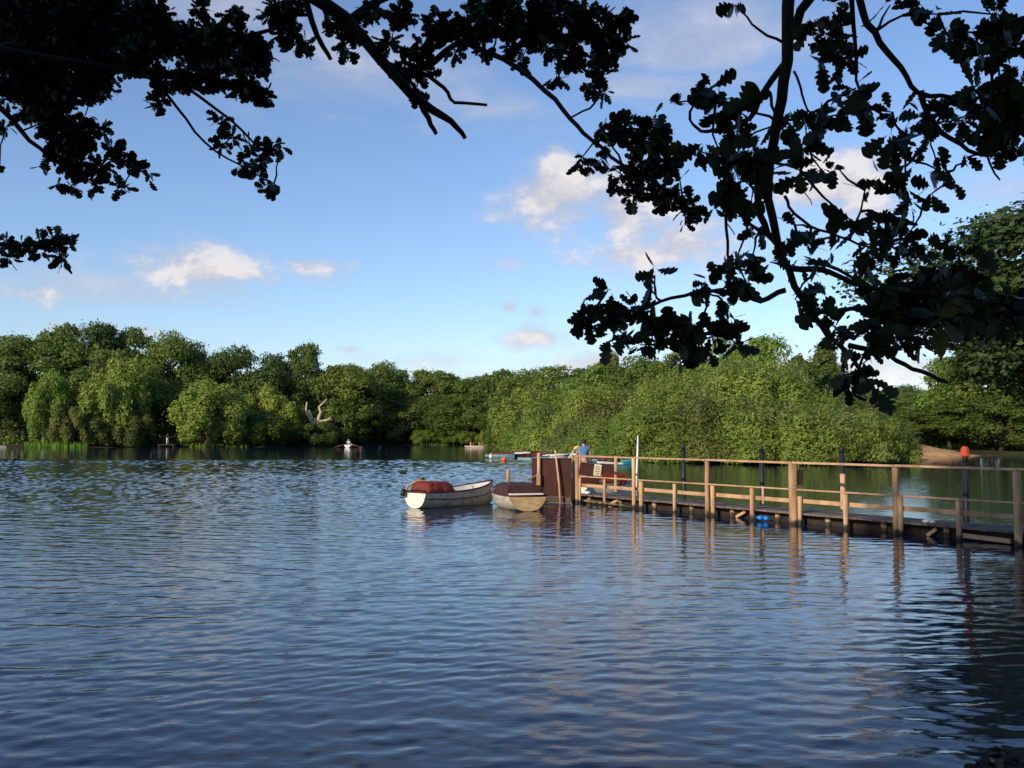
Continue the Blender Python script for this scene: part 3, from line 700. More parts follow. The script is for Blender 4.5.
C2 = [(a, b, r, 5.2) for a, b, r in [
 (602, 128, 8), (625, 128, 17), (650, 140, 20), (655, 125, 12), (640, 165, 18), (665, 162, 20), (580, 160, 8), (592, 165, 8), (622, 185, 12), (632, 195, 10), (660, 190, 14), (670, 202, 12), (690, 205, 15), (605, 148, 9), (612, 170, 9), (680, 180, 9), (685, 225, 6)]]
Rb = [(a, b, r, 4.2) for a, b, r in [
 (700, 92, 10), (715, 108, 15), (712, 90, 9), (740, 108, 13), (735, 128, 19), (678, 102, 8), (755, 148, 22), (722, 158, 16), (702, 152, 9), (738, 182, 22), (762, 172, 20), (735, 205, 14), (718, 205, 10), (750, 210, 12),
 (805, 150, 20), (818, 128, 16), (822, 108, 10), (800, 170, 12), (790, 120, 12),
 (828, 35, 16), (848, 58, 18), (822, 60, 14), (856, 88, 18), (850, 112, 12), (868, 105, 13), (735, 6, 9), (832, 12, 8), (890, 5, 8), (920, 8, 10), (938, 14, 8), (812, 30, 8),
 (892, 112, 14), (905, 135, 14), (888, 145, 9), (912, 160, 10), (925, 110, 12), (935, 125, 10),
 (1000, 15, 20), (1015, 45, 18), (990, 40, 14), (970, 38, 12), (978, 58, 10), (950, 30, 6), (952, 42, 6),
 (1000, 95, 26), (975, 90, 16), (985, 125, 22), (1010, 130, 20), (962, 118, 12), (995, 150, 12), (1020, 80, 16), (1020, 150, 10), (1010, 75, 10),
 (955, 182, 11), (942, 172, 8), (965, 162, 7), (930, 195, 7),
 (865, 190, 8), (905, 190, 8), (882, 180, 6), (850, 220, 10), (870, 225, 13), (890, 218, 12), (912, 205, 7), (872, 245, 15), (895, 240, 14), (908, 235, 9), (925, 248, 7), (820, 168, 5), (838, 168, 5),
 (795, 225, 8), (790, 240, 9), (760, 232, 6), (810, 240, 12), (830, 250, 10), (752, 258, 10), (735, 262, 8), (745, 280, 14), (728, 275, 9), (770, 262, 9), (860, 258, 11),
 (795, 300, 8), (800, 268, 6), (822, 305, 14), (812, 290, 8), (836, 325, 14), (842, 350, 12), (850, 372, 12), (832, 380, 7), (870, 375, 9), (848, 395, 8), (878, 393, 8), (868, 345, 14), (875, 318, 18), (895, 338, 14), (900, 305, 20), (880, 288, 14),
 (925, 300, 20), (915, 275, 14), (940, 320, 14), (950, 295, 20), (935, 270, 12), (975, 300, 18), (960, 270, 14), (975, 270, 9), (1000, 305, 16), (985, 325, 12), (1020, 300, 12), (965, 320, 12), (905, 255, 9), (925, 340, 9), (985, 250, 7), (1015, 320, 10),
 (955, 245, 6)]]
Rb += [(a, b, r, 5.0) for a, b, r in [(900, 300, 24), (935, 298, 28), (975, 305, 28), (1010, 305, 28), (1005, 105, 30), (1000, 30, 24), (880, 320, 18)]]
R2 = [(a, b, r, 4.6) for a, b, r in [
 (585, 322, 11), (598, 305, 12), (612, 322, 18), (608, 290, 9), (632, 308, 14), (625, 335, 12), (650, 290, 6), (650, 325, 16), (655, 345, 14), (672, 335, 20), (690, 325, 14), (698, 345, 16), (716, 335, 14), (728, 318, 14),
 (735, 345, 12), (722, 300, 12), (705, 290, 9), (708, 355, 8), (680, 355, 9), (640, 345, 9), (612, 342, 5), (588, 305, 7), (655, 275, 4)]]
la = [
 ([(-300, 60), (-180, 30), (-60, 40), (60, 60), (160, 75), (210, 60)], 6.0, 7.0, .055, .012),
 ([(-60, 60), (0, 108), (30, 140), (60, 165), (90, 180)], 6.4, 6.9, .025, .006),
 ([(-120, 180), (-40, 232), (10, 245), (50, 245), (78, 240)], 6.4, 6.9, .02, .005),
 ([(160, 85), (178, 108), (205, 143), (240, 165), (265, 180)], 7.0, 6.9, .012, .004),
 ([(190, 90), (230, 120), (262, 150), (278, 148)], 7.0, 6.9, .012, .004),
 ([(60, 60), (140, 30), (220, 40), (290, 25)], 6.8, 7, .03, .012)]
lc = [
 ([(-200, -90), (60, -110), (250, -60), (310, -6), (345, 18), (400, 82), (432, 110), (452, 122), (465, 138)], 5.4, 6.2, .062, .014),
 ([(303, -8), (318, 35), (331, 60)], 6.0, 6.1, .022, .012), ([(418, 95), (428, 118), (436, 134)], 6.1, 6.2, .022, .012),
 ([(400, 60), (430, 78), (448, 92), (455, 102), (487, 105)], 6.1, 6.3, .016, .009),
 ([(380, 60), (400, 72), (430, 65), (455, 45), (500, 35), (560, 40)], 6.1, 6.2, .03, .012),
 ([(350, 20), (400, -10), (470, -15), (560, 0), (600, 20)], 6.1, 6.2, .03, .012),
 ([(470, 45), (505, 60), (545, 90), (570, 118), (592, 140), (622, 165), (660, 185), (695, 205)], 6.1, 5.1, .018, .006),
 ([(560, 60), (595, 75), (598, 95), (590, 108), (570, 118)], 6.1, 5.9, .008, .006)]
lr = [
 ([(800, -260), (792, -120), (790, -20), (787, 60), (778, 120), (768, 180), (775, 235), (795, 285), (820, 325), (845, 350), (862, 372)], 3.6, 4.25, .029, .008),
 ([(772, 150), (758, 190), (764, 225), (778, 245)], 4.1, 4.15, .016, .014),
 ([(826, -20), (800, 12), (792, 40)], 4.0, 4.1, .02, .02), ([(786, 60), (765, 90), (748, 118), (725, 130), (700, 130), (690, 120)], 4.1, 4.2, .015, .005),
 ([(768, 88), (772, 105), (776, 125)], 4.1, 4.1, .007, .007),
 ([(850, -40), (862, 12), (880, 42), (900, 68), (918, 92), (955, 97), (990, 100)], 4.0, 4.3, .018, .007), ([(920, 92), (935, 125), (960, 145), (985, 155), (1020, 150)], 4.2, 4.3, .014, .006),
 ([(850, -30), (853, 20), (856, 80)], 4.0, 4.2, .014, .006), ([(955, 97), (940, 118), (930, 140)], 4.2, 4.2, .006, .004), ([(930, 140), (935, 158), (945, 165)], 4.2, 4.2, .004, .003),
 ([(743, 12), (760, 30), (782, 42)], 4.15, 4.15, .004, .007), ([(795, 70), (803, 95), (808, 110), (822, 120)], 4.15, 4.15, .006, .004),
 ([(785, 195), (795, 215), (820, 230), (850, 240), (880, 250), (905, 238)], 4.15, 4.3, .007, .004), ([(992, 60), (990, 95), (985, 150), (1000, 180)], 4.3, 4.3, .008, .004),
 ([(792, 268), (830, 272), (860, 285), (900, 292), (940, 295), (1010, 300)], 4.2, 4.4, .014, .006), ([(820, 262), (850, 275), (875, 300)], 4.2, 4.25, .009, .005),
 ([(812, 312), (850, 310), (890, 312), (930, 320)], 4.2, 4.3, .012, .005),
 ([(850, 345), (880, 352), (905, 364), (930, 376), (947, 382)], 4.22, 4.3, .012, .008), ([(765, 235), (750, 225), (728, 205), (727, 240), (729, 262), (745, 270)], 4.15, 4.2, .008, .005),
 ([(785, 290), (760, 300), (740, 292), (700, 292), (660, 302), (640, 310), (610, 315)], 4.2, 4.6, .012, .005), ([(710, 292), (705, 315), (700, 340)], 4.4, 4.6, .006, .004),
 ([(726, 222), (735, 235)], 4.2, 4.2, .003, .002), ([(804, 190), (812, 205)], 4.2, 4.2, .003, .002), ([(773, 160), (785, 150), (805, 150)], 4.15, 4.15, .008, .004)]
def up(o): return [Vector(p) for p in o]
zl = gz(-7.5, -.5); zr = gz(5.5, -1.5)
l_root = (-7.5, -.5, zl); r_root = (5.5, -1.5, zr)
lA = limb(la[0][0], 6, 7)[0]; lC = limb(lc[0][0], 5.4, 6.2)[0]
conn = [([(-7.5, -.5, 3.4), (-7.3, 1.2, 4.4), (-6.6, 3.6, 4.7), tuple(lA)], 0, 0, .16, .055), ([(-7.4, -.4, 4.2), (-6.4, 1.8, 6.0), (-5.2, 3.8, 5.9), tuple(lC)], 0, 0, .18, .075)]
oak('dark leafy oak overhanging the upper left of the photo, with a broken bare limb', l_root, up([(-7.5, -.5, zl-.3), (-7.6, -.5, zl+1.2), (-7.45, -.4, 3.2), (-7.3, -.3, 5.5), (-7.6, -.6, 8.5), (-7.2, -.9, 11)]),
    [.52, .40, .36, .30, .2, .1], la+lc+conn, [b for b in Lb+Cb+C2], .084, 3.2, 5,
    [((-6, .5, 8.2), 3.2, 1500), ((-9, 1.0, 8.5), 2.8, 1100), ((-6.5, -2, 10), 3.4, 1500), ((-3.2, 3.2, 7.6), 2.4, 900), ((-8, 3, 7.5), 2.4, 900), ((-5, -3.5, 7.5), 3.2, 1300), ((-9.5, -2.5, 9), 3.2, 1300), ((-1, 4.2, 7.2), 2.0, 600)])
lR = limb(lr[0][0], 3.6, 4.25)[0]; lR2 = limb(lr[5][0], 4.0, 4.3)[0]; lR3 = limb(lr[7][0], 4.0, 4.2)[0]; lR4 = limb(lr[2][0], 4.0, 4.1)[0]
conr = [([(5.4, -1.4, 4.2), (4.0, 1.0, 5.6), (2.4, 2.8, 5.9), tuple(lR)], 0, 0, .13, .030), ([(2.4, 2.8, 5.85), (2.0, 3.5, 5.0), tuple(lR2)], 0, 0, .03, .018),
        ([(2.2, 2.9, 5.8), (1.8, 3.6, 4.9), tuple(lR3)], 0, 0, .03, .014), ([(2.4, 2.8, 5.85), (1.7, 3.4, 4.9), tuple(lR4)], 0, 0, .03, .02)]
oak('dark leafy oak hanging down the right side of the photo on a long upright branch', r_root, up([(5.5, -1.5, zr-.3), (5.6, -1.5, zr+1.2), (5.4, -1.4, 3.6), (5.3, -1.2, 6), (5.7, -1.6, 9)]),
    [.46, .36, .32, .24, .1], lr+conr, Rb+R2, .098, 2.3, 9,
    [((4, .5, 7.5), 2.8, 1200), ((1.5, 2.2, 7.2), 2.2, 800), ((6.5, -2, 8.5), 3.2, 1300), ((3, -2.5, 8), 3.0, 1200), ((6.8, 1.5, 6.8), 2.2, 700), ((0, -1, 7.5), 2.2, 700)])

# ------------------------------------------------------------------ jetty
A = at_z(1016, 546); B = at_z(578, 503); ud = (A-B).normalized(); ud.z = 0
nd = Vector((-ud.y, ud.x, 0));  nd = nd if nd.x > 0 else -nd      # away from the camera side
def on_line(px, off=0.0):                 # point of the jetty's near edge (moved back by off) in a pixel column
    k = (px-512)/1000; P0 = B+nd*off
    t = (k*P0.y-P0.x)/(ud.x-k*ud.y); return P0+ud*t
jet = thing('jetty', 'long narrow wooden jetty with tan timber posts and handrails reaching from the right', 'jetty', tuple(on_line(792)))
jo = jet.location.copy()
DW, DZ = 1.05, .27
s0, s1 = on_line(572), on_line(1016)+ud*6.5
Ld = (s1-s0).length
mb = MB(); nb = int(Ld/.15)
ang = math.atan2(ud.y, ud.x)
for i in range(nb):
    c = s0+ud*(i+.5)*.15+nd*(DW/2+.10)-jo
    mb.box((c.x, c.y, DZ-.02+random.uniform(-.003, .003)), (.141, DW+random.uniform(-.03, .05), .04), Matrix.Rotation(ang+random.uniform(-.004, .004), 3, 'Z'))
mb.build('deck', M['wood_grey'], jet)
def jl(p, z): return Vector((p.x-jo.x, p.y-jo.y, z))
for off in (.36, DW-.1):
    mb = MB(); mb.beam(jl(s0+nd*off, DZ-.165), jl(s1+nd*off, DZ-.165), .06, .24); mb.build('beam', M['beam_dark'], jet)  # deep dark beams stand in for the shade below the deck
for t in np.arange(.5, Ld, 1.55):
    for off in (.30, DW-.1):
        q = s0+ud*float(t)+nd*off; mb = MB(); mb.tube([jl(q, -1.4), jl(q, .0), jl(q, DZ-.045)], .07, 10); mb.build('pile', M['wood_post'], jet, True)
def post(px, z1, r, off=0.0, name='post', sq=False, lean=(0, 0), z0=-1.5):
    r *= .88
    q = on_line(px, off); mb = MB(); a = jl(q, z0); b = jl(q, z1)+Vector((lean[0], lean[1], 0))
    if sq: mb.beam(a, b, r*2, r*2)
    else:
        n = 6; mb.tube([a.lerp(b, i/n)+Vector((random.uniform(-1, 1), random.uniform(-1, 1), 0))*.004 for i in range(n+1)], [r*random.uniform(.96, 1.04) for _ in range(n+1)], 12)
    return mb.build(name, M['wood_post'], jet, not sq, bevel=0 if not sq else .008)
RZ = 1.475
for px, r in ((573.5, .07), (577.5, .075), (634, .066), (706, .07), (792, .118), (893, .072), (1016, .085)): post(px, RZ-.025, r, .02, lean=(random.uniform(-.03, .03), 0))
post(1190, RZ-.025, .08, .02)
for px, z1, r in ((579, .80, .05), (604.5, .79, .05), (641, .80, .075), (674.5, .79, .058), (712.5, .80, .068), (751, .80, .062), (798.5, .68, .06), (844, .80, .068), (898.5, .82, .07), (956, .81, .065)):
    post(px, z1, r, .05, name='short_post', lean=(random.uniform(-.02, .02), 0))
for px, z1, r in ((615.5, 1.47, .06), (841.5, 1.20, .072), (762, .78, .035)): post(px, z1, r, DW+.22, name='rear_post')
def rail(px0, px1, z0, z1, w, h, off, name='rail'):
    mb = MB(); a = jl(on_line(px0, off), z0); b = jl(on_line(px1, off), z1); n = 5
    pts = [a.lerp(b, i/n)+Vector((0, 0, random.uniform(-.006, .006))) for i in range(n+1)]
    for i in range(n): mb.beam(pts[i], pts[i+1]+(pts[i+1]-pts[i])*.0, w, h)
    mb = MB(); mb.beam(a, b, w, h)
    mb.build(name, M['wood_rail'], jet, bevel=.006)
tops = [(572, 1.475), (634, 1.475), (706, 1.48), (792, 1.48), (893, 1.485), (1016, 1.49), (1190, 1.49)]
for i in range(len(tops)-1):
    rail(tops[i][0]+.3, tops[i+1][0]-.3, tops[i][1]+.003, tops[i+1][1]-.002, .10, .05, .02, 'handrail')
for i, (a, b) in enumerate(((580, 633), (635, 705), (707, 789.5), (795, 892), (894.5, 1014.5), (1018, 1190))):
    rail(a, b, .835, .835, .09, .035, .06, 'low_rail'); rail(a, b, .56, .55, .035, .10, .14, 'low_rail')
# knee braces, cross bracing under the deck, cleats
for px in (608, 735, 925):
    q = on_line(px, .2); q2 = on_line(px+9, .2); mb = MB(); mb.beam(jl(q, .02), jl(q2, .17), .04, .07); mb.build('brace', M['wood_rail'], jet)
mb = MB(); mb.beam(jl(on_line(960, .12), .10), jl(on_line(1008, .12), .07), .06, .09); mb.build('loose_beam', M['wood_rail'], jet)
mb = MB(); mb.beam(jl(on_line(584, -.02), .10), jl(on_line(632, -.02), .05), .05, .05); mb.build('loose_beam', M['wood_post'], jet)
q = on_line(792, .02); mb = MB(); mb.box(jl(q, 1.12)+Vector((.185, .02, 0)), (.14, .03, .36)); nb_ = mb.build('notice_plate', M['beam_dark'], jet)
for z in (1.0, .62, .5, .42):
    mb = MB(); mb.tube([jl(on_line(792), z)+Vector((.04+.03*(z < .6), -.125, 0)), jl(on_line(792), z)+Vector((.04+.03*(z < .6), -.145, 0))], .016, 8); mb.build('bolt', M['steel'], jet)
mb = MB(); mb.tube([jl(on_line(792, .02), .86), jl(on_line(792, .02), .89)], .1225, 14, False); mb.build('strap', M['steel'], jet)

# black poles
for px, lb in ((683, 'black mooring pole furthest to the left behind the jetty'), (761, 'black mooring pole just left of the thick jetty post'), (841, 'black mooring pole above the rear tan post')):
    q = on_line(px, DW+.42); t = thing('mooring_pole', lb, 'pole', (q.x, q.y, -1.4), 0, 'black mooring poles behind the jetty')
    mb = MB(); mb.tube([(0, 0, 0), (.005, 0, 1.7), (0, 0, 3.1)], .068, 12); mb.build('sleeve', M['black'], t, True)
    mb = MB(); mb.tube([(0, 0, 3.101), (0, 0, 3.22), (0, 0, 3.27)], [.06, .055, .03], 12); mb.build('tip', M['black'], t, True)
q = on_line(964, DW+.42); t = thing('mooring_pole', 'black pole with a bright orange cap behind the right end of the jetty', 'pole', (q.x, q.y, -1.4), 0, 'black mooring poles behind the jetty')
mb = MB(); mb.tube([(0, 0, 0), (0, 0, 2.95)], .075, 12); mb.tube([(0, 0, 2.94), (0, 0, 3.12)], .055, 12); mb.build('sleeve', M['black'], t, True)
mb = MB(); mb.tube([(0, 0, 3.08), (0, 0, 3.1), (0, 0, 3.26), (.01, 0, 3.30)], [.085, .105, .085, .05], 8); mb.build('cap', M['orange'], t)


# things on the deck / by it
q = on_line(757, -.12); mb = MB()
for k in range(7): mb.ellipsoid((random.uniform(-.12, .12), random.uniform(-.05, .05), random.uniform(.03, .12)), (random.uniform(.06, .11), .07, random.uniform(.035, .06)), 9, 6)
o = mb.build('bag', M['bluewater'], None, True); o.location = (q.x+.08, q.y, 0); tag(o, 'crumpled bright blue plastic bag hanging at the waterline under the jetty', 'bag')
for px, lb in ((926, 'small white bundle lying on the jetty deck at its right'), (586, 'small white bag lying at the left end of the jetty')):
    q = on_line(px, .25); mb = MB()
    for k in range(4): mb.ellipsoid((random.uniform(-.08, .08), random.uniform(-.04, .04), random.uniform(.03, .06)), (.09, .06, .045), 9, 6)
    o = mb.build('bundle', M['white'], None, True); o.location = (q.x, q.y, DZ); tag(o, lb, 'bundle')

# brown screen at the head of the jetty
sp0 = at_z(551, 503); sc_t = thing('wooden_screen', 'dark brown boarded screen standing in the water at the head of the jetty', 'screen', (sp0.x, sp0.y, 0))
wpx = .0316
mb = MB()
for k in range(9): mb.box((-.62+.02+(k+.5)*.139, .0+random.uniform(-.002, .002), .79), (.136, .04, 1.18))
mb.build('panel', M['brown_panel'], sc_t)
mb = MB(); mb.box((0, .02, .10), (1.26, .06, .18)); mb.build('base_board', M['wood_dark'], sc_t)
mb = MB(); mb.box((0, -.002, 1.395), (1.28, .07, .03)); mb.build('top_rail', M['brown_panel'], sc_t)
mb = MB(); mb.tube([(-.385, -.08, .2), (-.385, -.08, 1.58)], .052, 10); mb.build('post', M['wood_post'], sc_t, True)
mb = MB(); mb.box((-.40, -.12, .74), (.12, .08, .34)); mb.build('post_block', M['wood_post'], sc_t)
lp = thing('pole', 'thin leaning pole resting in front of the brown screen', 'pole', (sp0.x+.27, sp0.y-.18, -.4)); mb = MB(); mb.tube([(.07, 0, -.4), (-.02, .03, 1.0), (-.14, .06, 2.08)], [.035, .032, .03], 9); mb.build('shaft', M['wood_rail'], lp, True)
mb = MB(); mb.tube([(-.142, .06, 2.07), (-.146, .062, 2.13)], .034, 9); mb.build('end_cap', M['wood_dark'], lp, True)
q = at_z(508, 504); lp = thing('mooring_post', 'short orange brown post standing behind the second boat', 'post', (q.x, q.y+.9, -1)); mb = MB(); mb.tube([(0, 0, 0), (0, 0, 2.02)], .06, 10); mb.build('shaft', M['wood_post'], lp, True); mb = MB(); mb.tube([(0, 0, 2.02), (0, 0, 2.05)], [.06, .045], 10); mb.build('post_top', M['wood_rail'], lp, True)
# white pole, oar with yellow blade
q = at_y(638, 437, 31.5); b_ = at_y(636, 490, 31.0)
lp = thing('white_pole', 'tall thin white pole standing just right of the handrail post', 'pole', (b_.x, b_.y, 0)); mb = MB(); mb.tube([(0, 0, -.5), (0, 0, .4), (q.x-b_.x, q.y-b_.y, q.z)], [.034, .034, .028], 9); mb.build('shaft', M['white'], lp, True); mb = MB(); mb.tube([(q.x-b_.x, q.y-b_.y, q.z), (q.x-b_.x, q.y-b_.y, q.z+.04)], [.029, .015], 9); mb.build('tip', M['cream'], lp, True)
def oar(name, label, a, b, mats, group=None, flat=.06):
    a, b = Vector(a), Vector(b); t = thing(name, label, 'oar', tuple(a), 0, group); d = b-a; mb = MB(); mb.tube([(0, 0, 0), d*.78], .02, 8); mb.build('shaft', M[mats[0]], t, True)
    mb = MB(); mb.beam(d*.765, d, flat*2, .025); mb.build('blade', M[mats[1]], t, bevel=.01); return t
oar('oar', 'white oar with a yellow blade propped at the jetty head', at_y(568, 459, 31.6), at_y(577, 446, 31.9), ('white', 'yellow'))
oar('oar', 'thin upright pole with a green tip beside the man', at_y(581, 463, 32.5), at_y(578, 441, 32.5), ('wood_rail', 'green_paint'), None, .03)

# ------------------------------------------------------------------ boats
def rowing_boat(label, loc, rz, Lb_=3.4, Bm=.62, hull='hull_grey', trans='cream', inner='white', gun='maroon', seats=2, cover=None, covspan=(.05, .5), covh=.28, group='moored rowing boats', name='rowing_boat', sh=(.44, .27), strake=None):
    t = thing(name, label, 'boat', loc, rz, group)
    n, m = 18, 9
    def sec(u, s_=1.0, inn=0.0):
        b = Bm*((.80+.42*u-.0*u*u) if u < .45 else (.989*(1-((u-.45)/.55)**2.3)+.012))
        top = sh[0]+sh[1]*max(0, u-.2)**2/.64+.03*(1-u)**2
        keel = -.12+.13*(1-u)**3+max(0, u-.82)**2*9*(top+.12)*1.6*.5+inn
        keel = min(keel, top-.05)
        out = []
        for j in range(m+1):
            th = math.pi/2*j/m; y = (b*s_)*max(math.cos(th), 0)**.72; z = top-(top-keel)*math.sin(th)**1.35
            out.append(((u-.5)*Lb_, y, z))
        return out
    def shell(s_, inn, u0=0, u1=1):
        vs = []; fs = []
        us = [u0+(u1-u0)*i/n for i in range(n+1)]
        for u in us:
            p = sec(u, s_, inn); vs += [(x, -y, z) for x, y, z in p]+[(x, y, z) for x, y, z in reversed(p[:-1])]
        k = 2*m+1
        for i in range(n):
            for j in range(k-1): a = i*k+j; fs.append((a, a+1, a+k+1, a+k))
        return vs, fs, k
    vs, fs, k = shell(1, 0); mb = MB(); mb.add(vs, fs); h_ = mb.build('hull', M[hull], t, True)
    if strake:
        mb = MB()
        for sg in (-1, 1): mb.tube([(sec(u)[3][0], sg*(sec(u)[3][1]+.006), sec(u)[3][2]) for u in np.linspace(.01, .97, 16)], .014, 5)
        mb.build('rubbing_strake', M[strake], t, True)
    vs, fs, k = shell(.94, .05, .012, .985); mb = MB(); mb.add(vs, [tuple(reversed(f)) for f in fs]); mb.build('inner_hull', M[inner], t, True)
    p = sec(0); ring = [(x-.0, -y, z) for x, y, z in p]+[(x, y, z) for x, y, z in reversed(p[:-1])]
    mb = MB(); q = len(ring); mb.add([(x-.02, y, z) for x, y, z in ring]+[(x+.02, y*.97, z) for x, y, z in ring], [tuple(range(q-1, -1, -1)), tuple(range(q, 2*q))]+[(i, (i+1) % q, (i+1) % q+q, i+q) for i in range(q)])
    mb.build('transom', M[trans], t)
    mb = MB()
    for sg in (-1, 1):
        mb.tube([(sec(u)[0][0], sg*(sec(u)[0][1]+.0), sec(u)[0][2]+.008) for u in np.linspace(0, 1, 20)], .026, 6)
    p0 = sec(0)[0]; mb.beam((p0[0]-.005, -p0[1], p0[2]+.01), (p0[0]-.005, p0[1], p0[2]+.01), .06, .05)
    mb.build('gunwale', M[gun], t, True)
    for i in range(seats):
        u = (.22, .52, .78)[i]; b = sec(u)[0][1]*.9; z = sec(u)[0][2]-.14
        mb = MB(); mb.box(((u-.5)*Lb_, 0, z), (.22, 2*b, .03)); mb.build('seat', M[gun if cover else 'wood_rail'], t)
    if cover:
        u0, u1 = covspan; vs = []; k = 9; nn = 10
        for i in range(nn+1):
            u = u0+(u1-u0)*i/nn; b = sec(u)[0][1]*.93; z = sec(u)[0][2]+.01; e = math.sin(math.pi*min(max(i/nn, .0), 1))**.12 if 0 < i < nn else .15
            for j in range(k+1):
                v = -1+2*j/k; hh = covh*e*(1-abs(v)**9)*(1+.07*math.sin(i*2.3+j*1.7)); vs.append(((u-.5)*Lb_, v*b, z+hh))
        fs = [(i*(k+1)+j, (i+1)*(k+1)+j, (i+1)*(k+1)+j+1, i*(k+1)+j+1) for i in range(nn) for j in range(k)]
        mb = MB(); mb.add(vs, fs); c_ = mb.build('cover', M[cover], t, True); cm_ = c_.modifiers.new('sub', 'SUBSURF'); cm_.render_levels = 2; cm_.levels = 1; tx_ = bpy.data.textures.new('creases', 'CLOUDS'); tx_.noise_scale = .22; dm_ = c_.modifiers.new('creases', 'DISPLACE'); dm_.texture = tx_; dm_.strength = .10; sm = c_.modifiers.new('solid', 'SOLIDIFY'); sm.thickness = .02
    # rowlocks and bow ring
    mb = MB()
    for sg in (-1, 1):
        x, y, z = sec(.55)[0]; mb.tube([(x, sg*y, z), (x, sg*y, z+.08)], .012, 6); mb.tube([(x-.04, sg*y, z+.13), (x-.03, sg*y, z+.08), (x+.03, sg*y, z+.08), (x+.04, sg*y, z+.13)], .01, 6)
    mb.build('rowlocks', M['steel'], t)
    return t
# left boat
st = at_z(415, 508.5); a1 = R(47); Lb1 = 3.25
c = st+Vector((math.cos(a1), math.sin(a1), 0))*Lb1/2
bt = rowing_boat('white rowing boat at the left with a dark red cover heaped in its stern', (c.x, c.y, 0), a1, Lb1, .60, 'hull_grey', 'cream', 'white', 'maroon', 2, 'red_cover', (.04, .36), .30, strake='maroon')
mb = MB(); mb.tube([(-1.7, .34, .42), (-1.62, .36, .62), (-1.3, .30, .78), (-1.1, .2, .80), (-.98, .12, .70)], [.03, .035, .03, .03, .02], 8); mb.build('tiller', M['wood_post'], bt, True)
mb = MB(); mb.tube([(-1.78, .38, .36), (-1.72, .38, .55)], .07, 8); mb.ellipsoid((-1.1, .25, .82), (.1, .07, .05)); mb.build('outboard', M['black'], bt, True)
# second boat, seen from the stern
st = at_z(528, 511.5); a2 = R(103); Lb2 = 3.3
c = st+Vector((math.cos(a2), math.sin(a2), 0))*Lb2/2
bt2 = rowing_boat('rowing boat seen from its ochre stern beside the brown screen', (c.x, c.y, 0), a2, Lb2, .66, 'hull_grey', 'ochre', 'cream', 'maroon', 2, 'brown_cover', (.12, .62), .30, sh=(.40, .24))
mb = MB(); mb.box((-1.42, 0, .47), (.18, .98, .045)); mb.build('stern_bench', M['white'], bt2, bevel=.01)
mb = MB(); mb.box((-1.30, .02, .60), (.04, 1.0, .22)); mb.build('bench_back', M['brown_cover'], bt2, bevel=.01)
# third boat behind the jetty with red seat back
st = at_z(582, 499.5); a3 = R(33)
c = st+Vector((math.cos(a3)*1.1, math.sin(a3)*1.1+.5, 0))
bt3 = rowing_boat('cream rowing boat with a red bench behind the left end of the jetty', (c.x, c.y, 0), a3, 2.25, .5, 'cream', 'cream', 'wood_grey', 'black', 2, None, sh=(.38, .2))
mb = MB(); mb.box((.42, .12, .74), (1.1, .05, .10)); mb.box((.42, .12, .60), (1.1, .05, .13)); mb.box((.0, .13, .5), (.05, .05, .5)); mb.box((.84, .13, .5), (.05, .05, .5)); mb.build('bench_back', M['red_paint'], bt3)
# dark boat with boxed cover and sign, the man stands in it
q = at_y(592, 480, 36.2)
bt4 = rowing_boat('dark brown covered boat with a pale notice on its side, behind the jetty head', (q.x+.1, 36.2, 0), R(6), 2.0, .62, 'brown_panel', 'brown_panel', 'wood_dark', 'wood_post', 2, None, sh=(.62, .12))
for k_, (x0, z0, wd2, tilt) in enumerate(((-.42, .92, .50, -8), (.38, .84, .52, -10))):
    mb = MB(); mb.box((0, 0, 0), (wd2, .05, .46)); o = mb.build('side_board', M['brown_panel'], bt4, bevel=.006); o.location = (x0, -.66, z0); o.rotation_euler = (0, R(-tilt), 0)
mb = MB(); mb.box((0, 0, 0), (.26, .02, .40)); o = mb.build('notice', M['sign'], bt4); o.location = (-.04, -.73, .89); o.rotation_euler = (0, R(8), 0)
for k_, zz in enumerate((.11, .03, -.05, -.13)):
    mb = MB(); mb.box((0, 0, 0), (.17-.03*(k_ % 2), .006, .022)); o2 = mb.build('lettering', M['ink'], o); o2.location = (0, -.014, zz)
mb = MB(); mb.beam((.0, -.5, 1.16), (.95, -.35, 1.10), .12, .07); mb.build('boom', M['cream'], bt4, bevel=.01)
mb = MB()
for (x, y, z, rx, ry, rz_) in ((.62, -.1, 1.22, .32, .3, .08), (.35, .0, 1.24, .26, .3, .10)): mb.ellipsoid((x, y, z), (rx, ry, rz_*1.6))
mb.build('cover', M['brown_cover'], bt4, True)
# distant moored boats
DIST = [(500, 457.8, 0, 'blue_hull', 'cream', 'white', 'red_cover', 'pale blue boat with a red cover, leftmost of the distant moored boats', 2.6),
        (522, 457.5, 8, 'brown_panel', 'white', 'white', 'white', 'white topped boat next to the pale blue one far off', 2.6),
        (534, 461.5, -10, 'blue_hull', 'white', 'white', None, 'pale blue boat just behind the top of the brown screen', 2.4),
        (555, 460, 12, 'white', 'white', 'white', 'white', 'white covered boat far behind the brown screen', 2.6),
        (543, 458, -6, 'brown_panel', 'cream', 'cream', 'red_cover', 'brown boat with a dull red cover among the distant moored boats', 2.6),
        (569, 459.5, -8, 'white', 'white', 'cream', 'white', 'white covered boat at the right end of the distant row, left of the man', 2.4),
        (516, 456.2, 4, 'white', 'white', 'cream', 'red_cover', 'white boat with a red cover behind the leftmost pair of distant boats', 2.4),
        (618, 464.5, 6, 'turq', 'turq', 'wood_dark', None, 'turquoise rowing boat far behind the handrail', 2.6),
        (606, 462, -8, 'blue_hull', 'white', 'wood_dark', 'brown_cover', 'boat with a brown cover just left of the turquoise one', 2.4)]
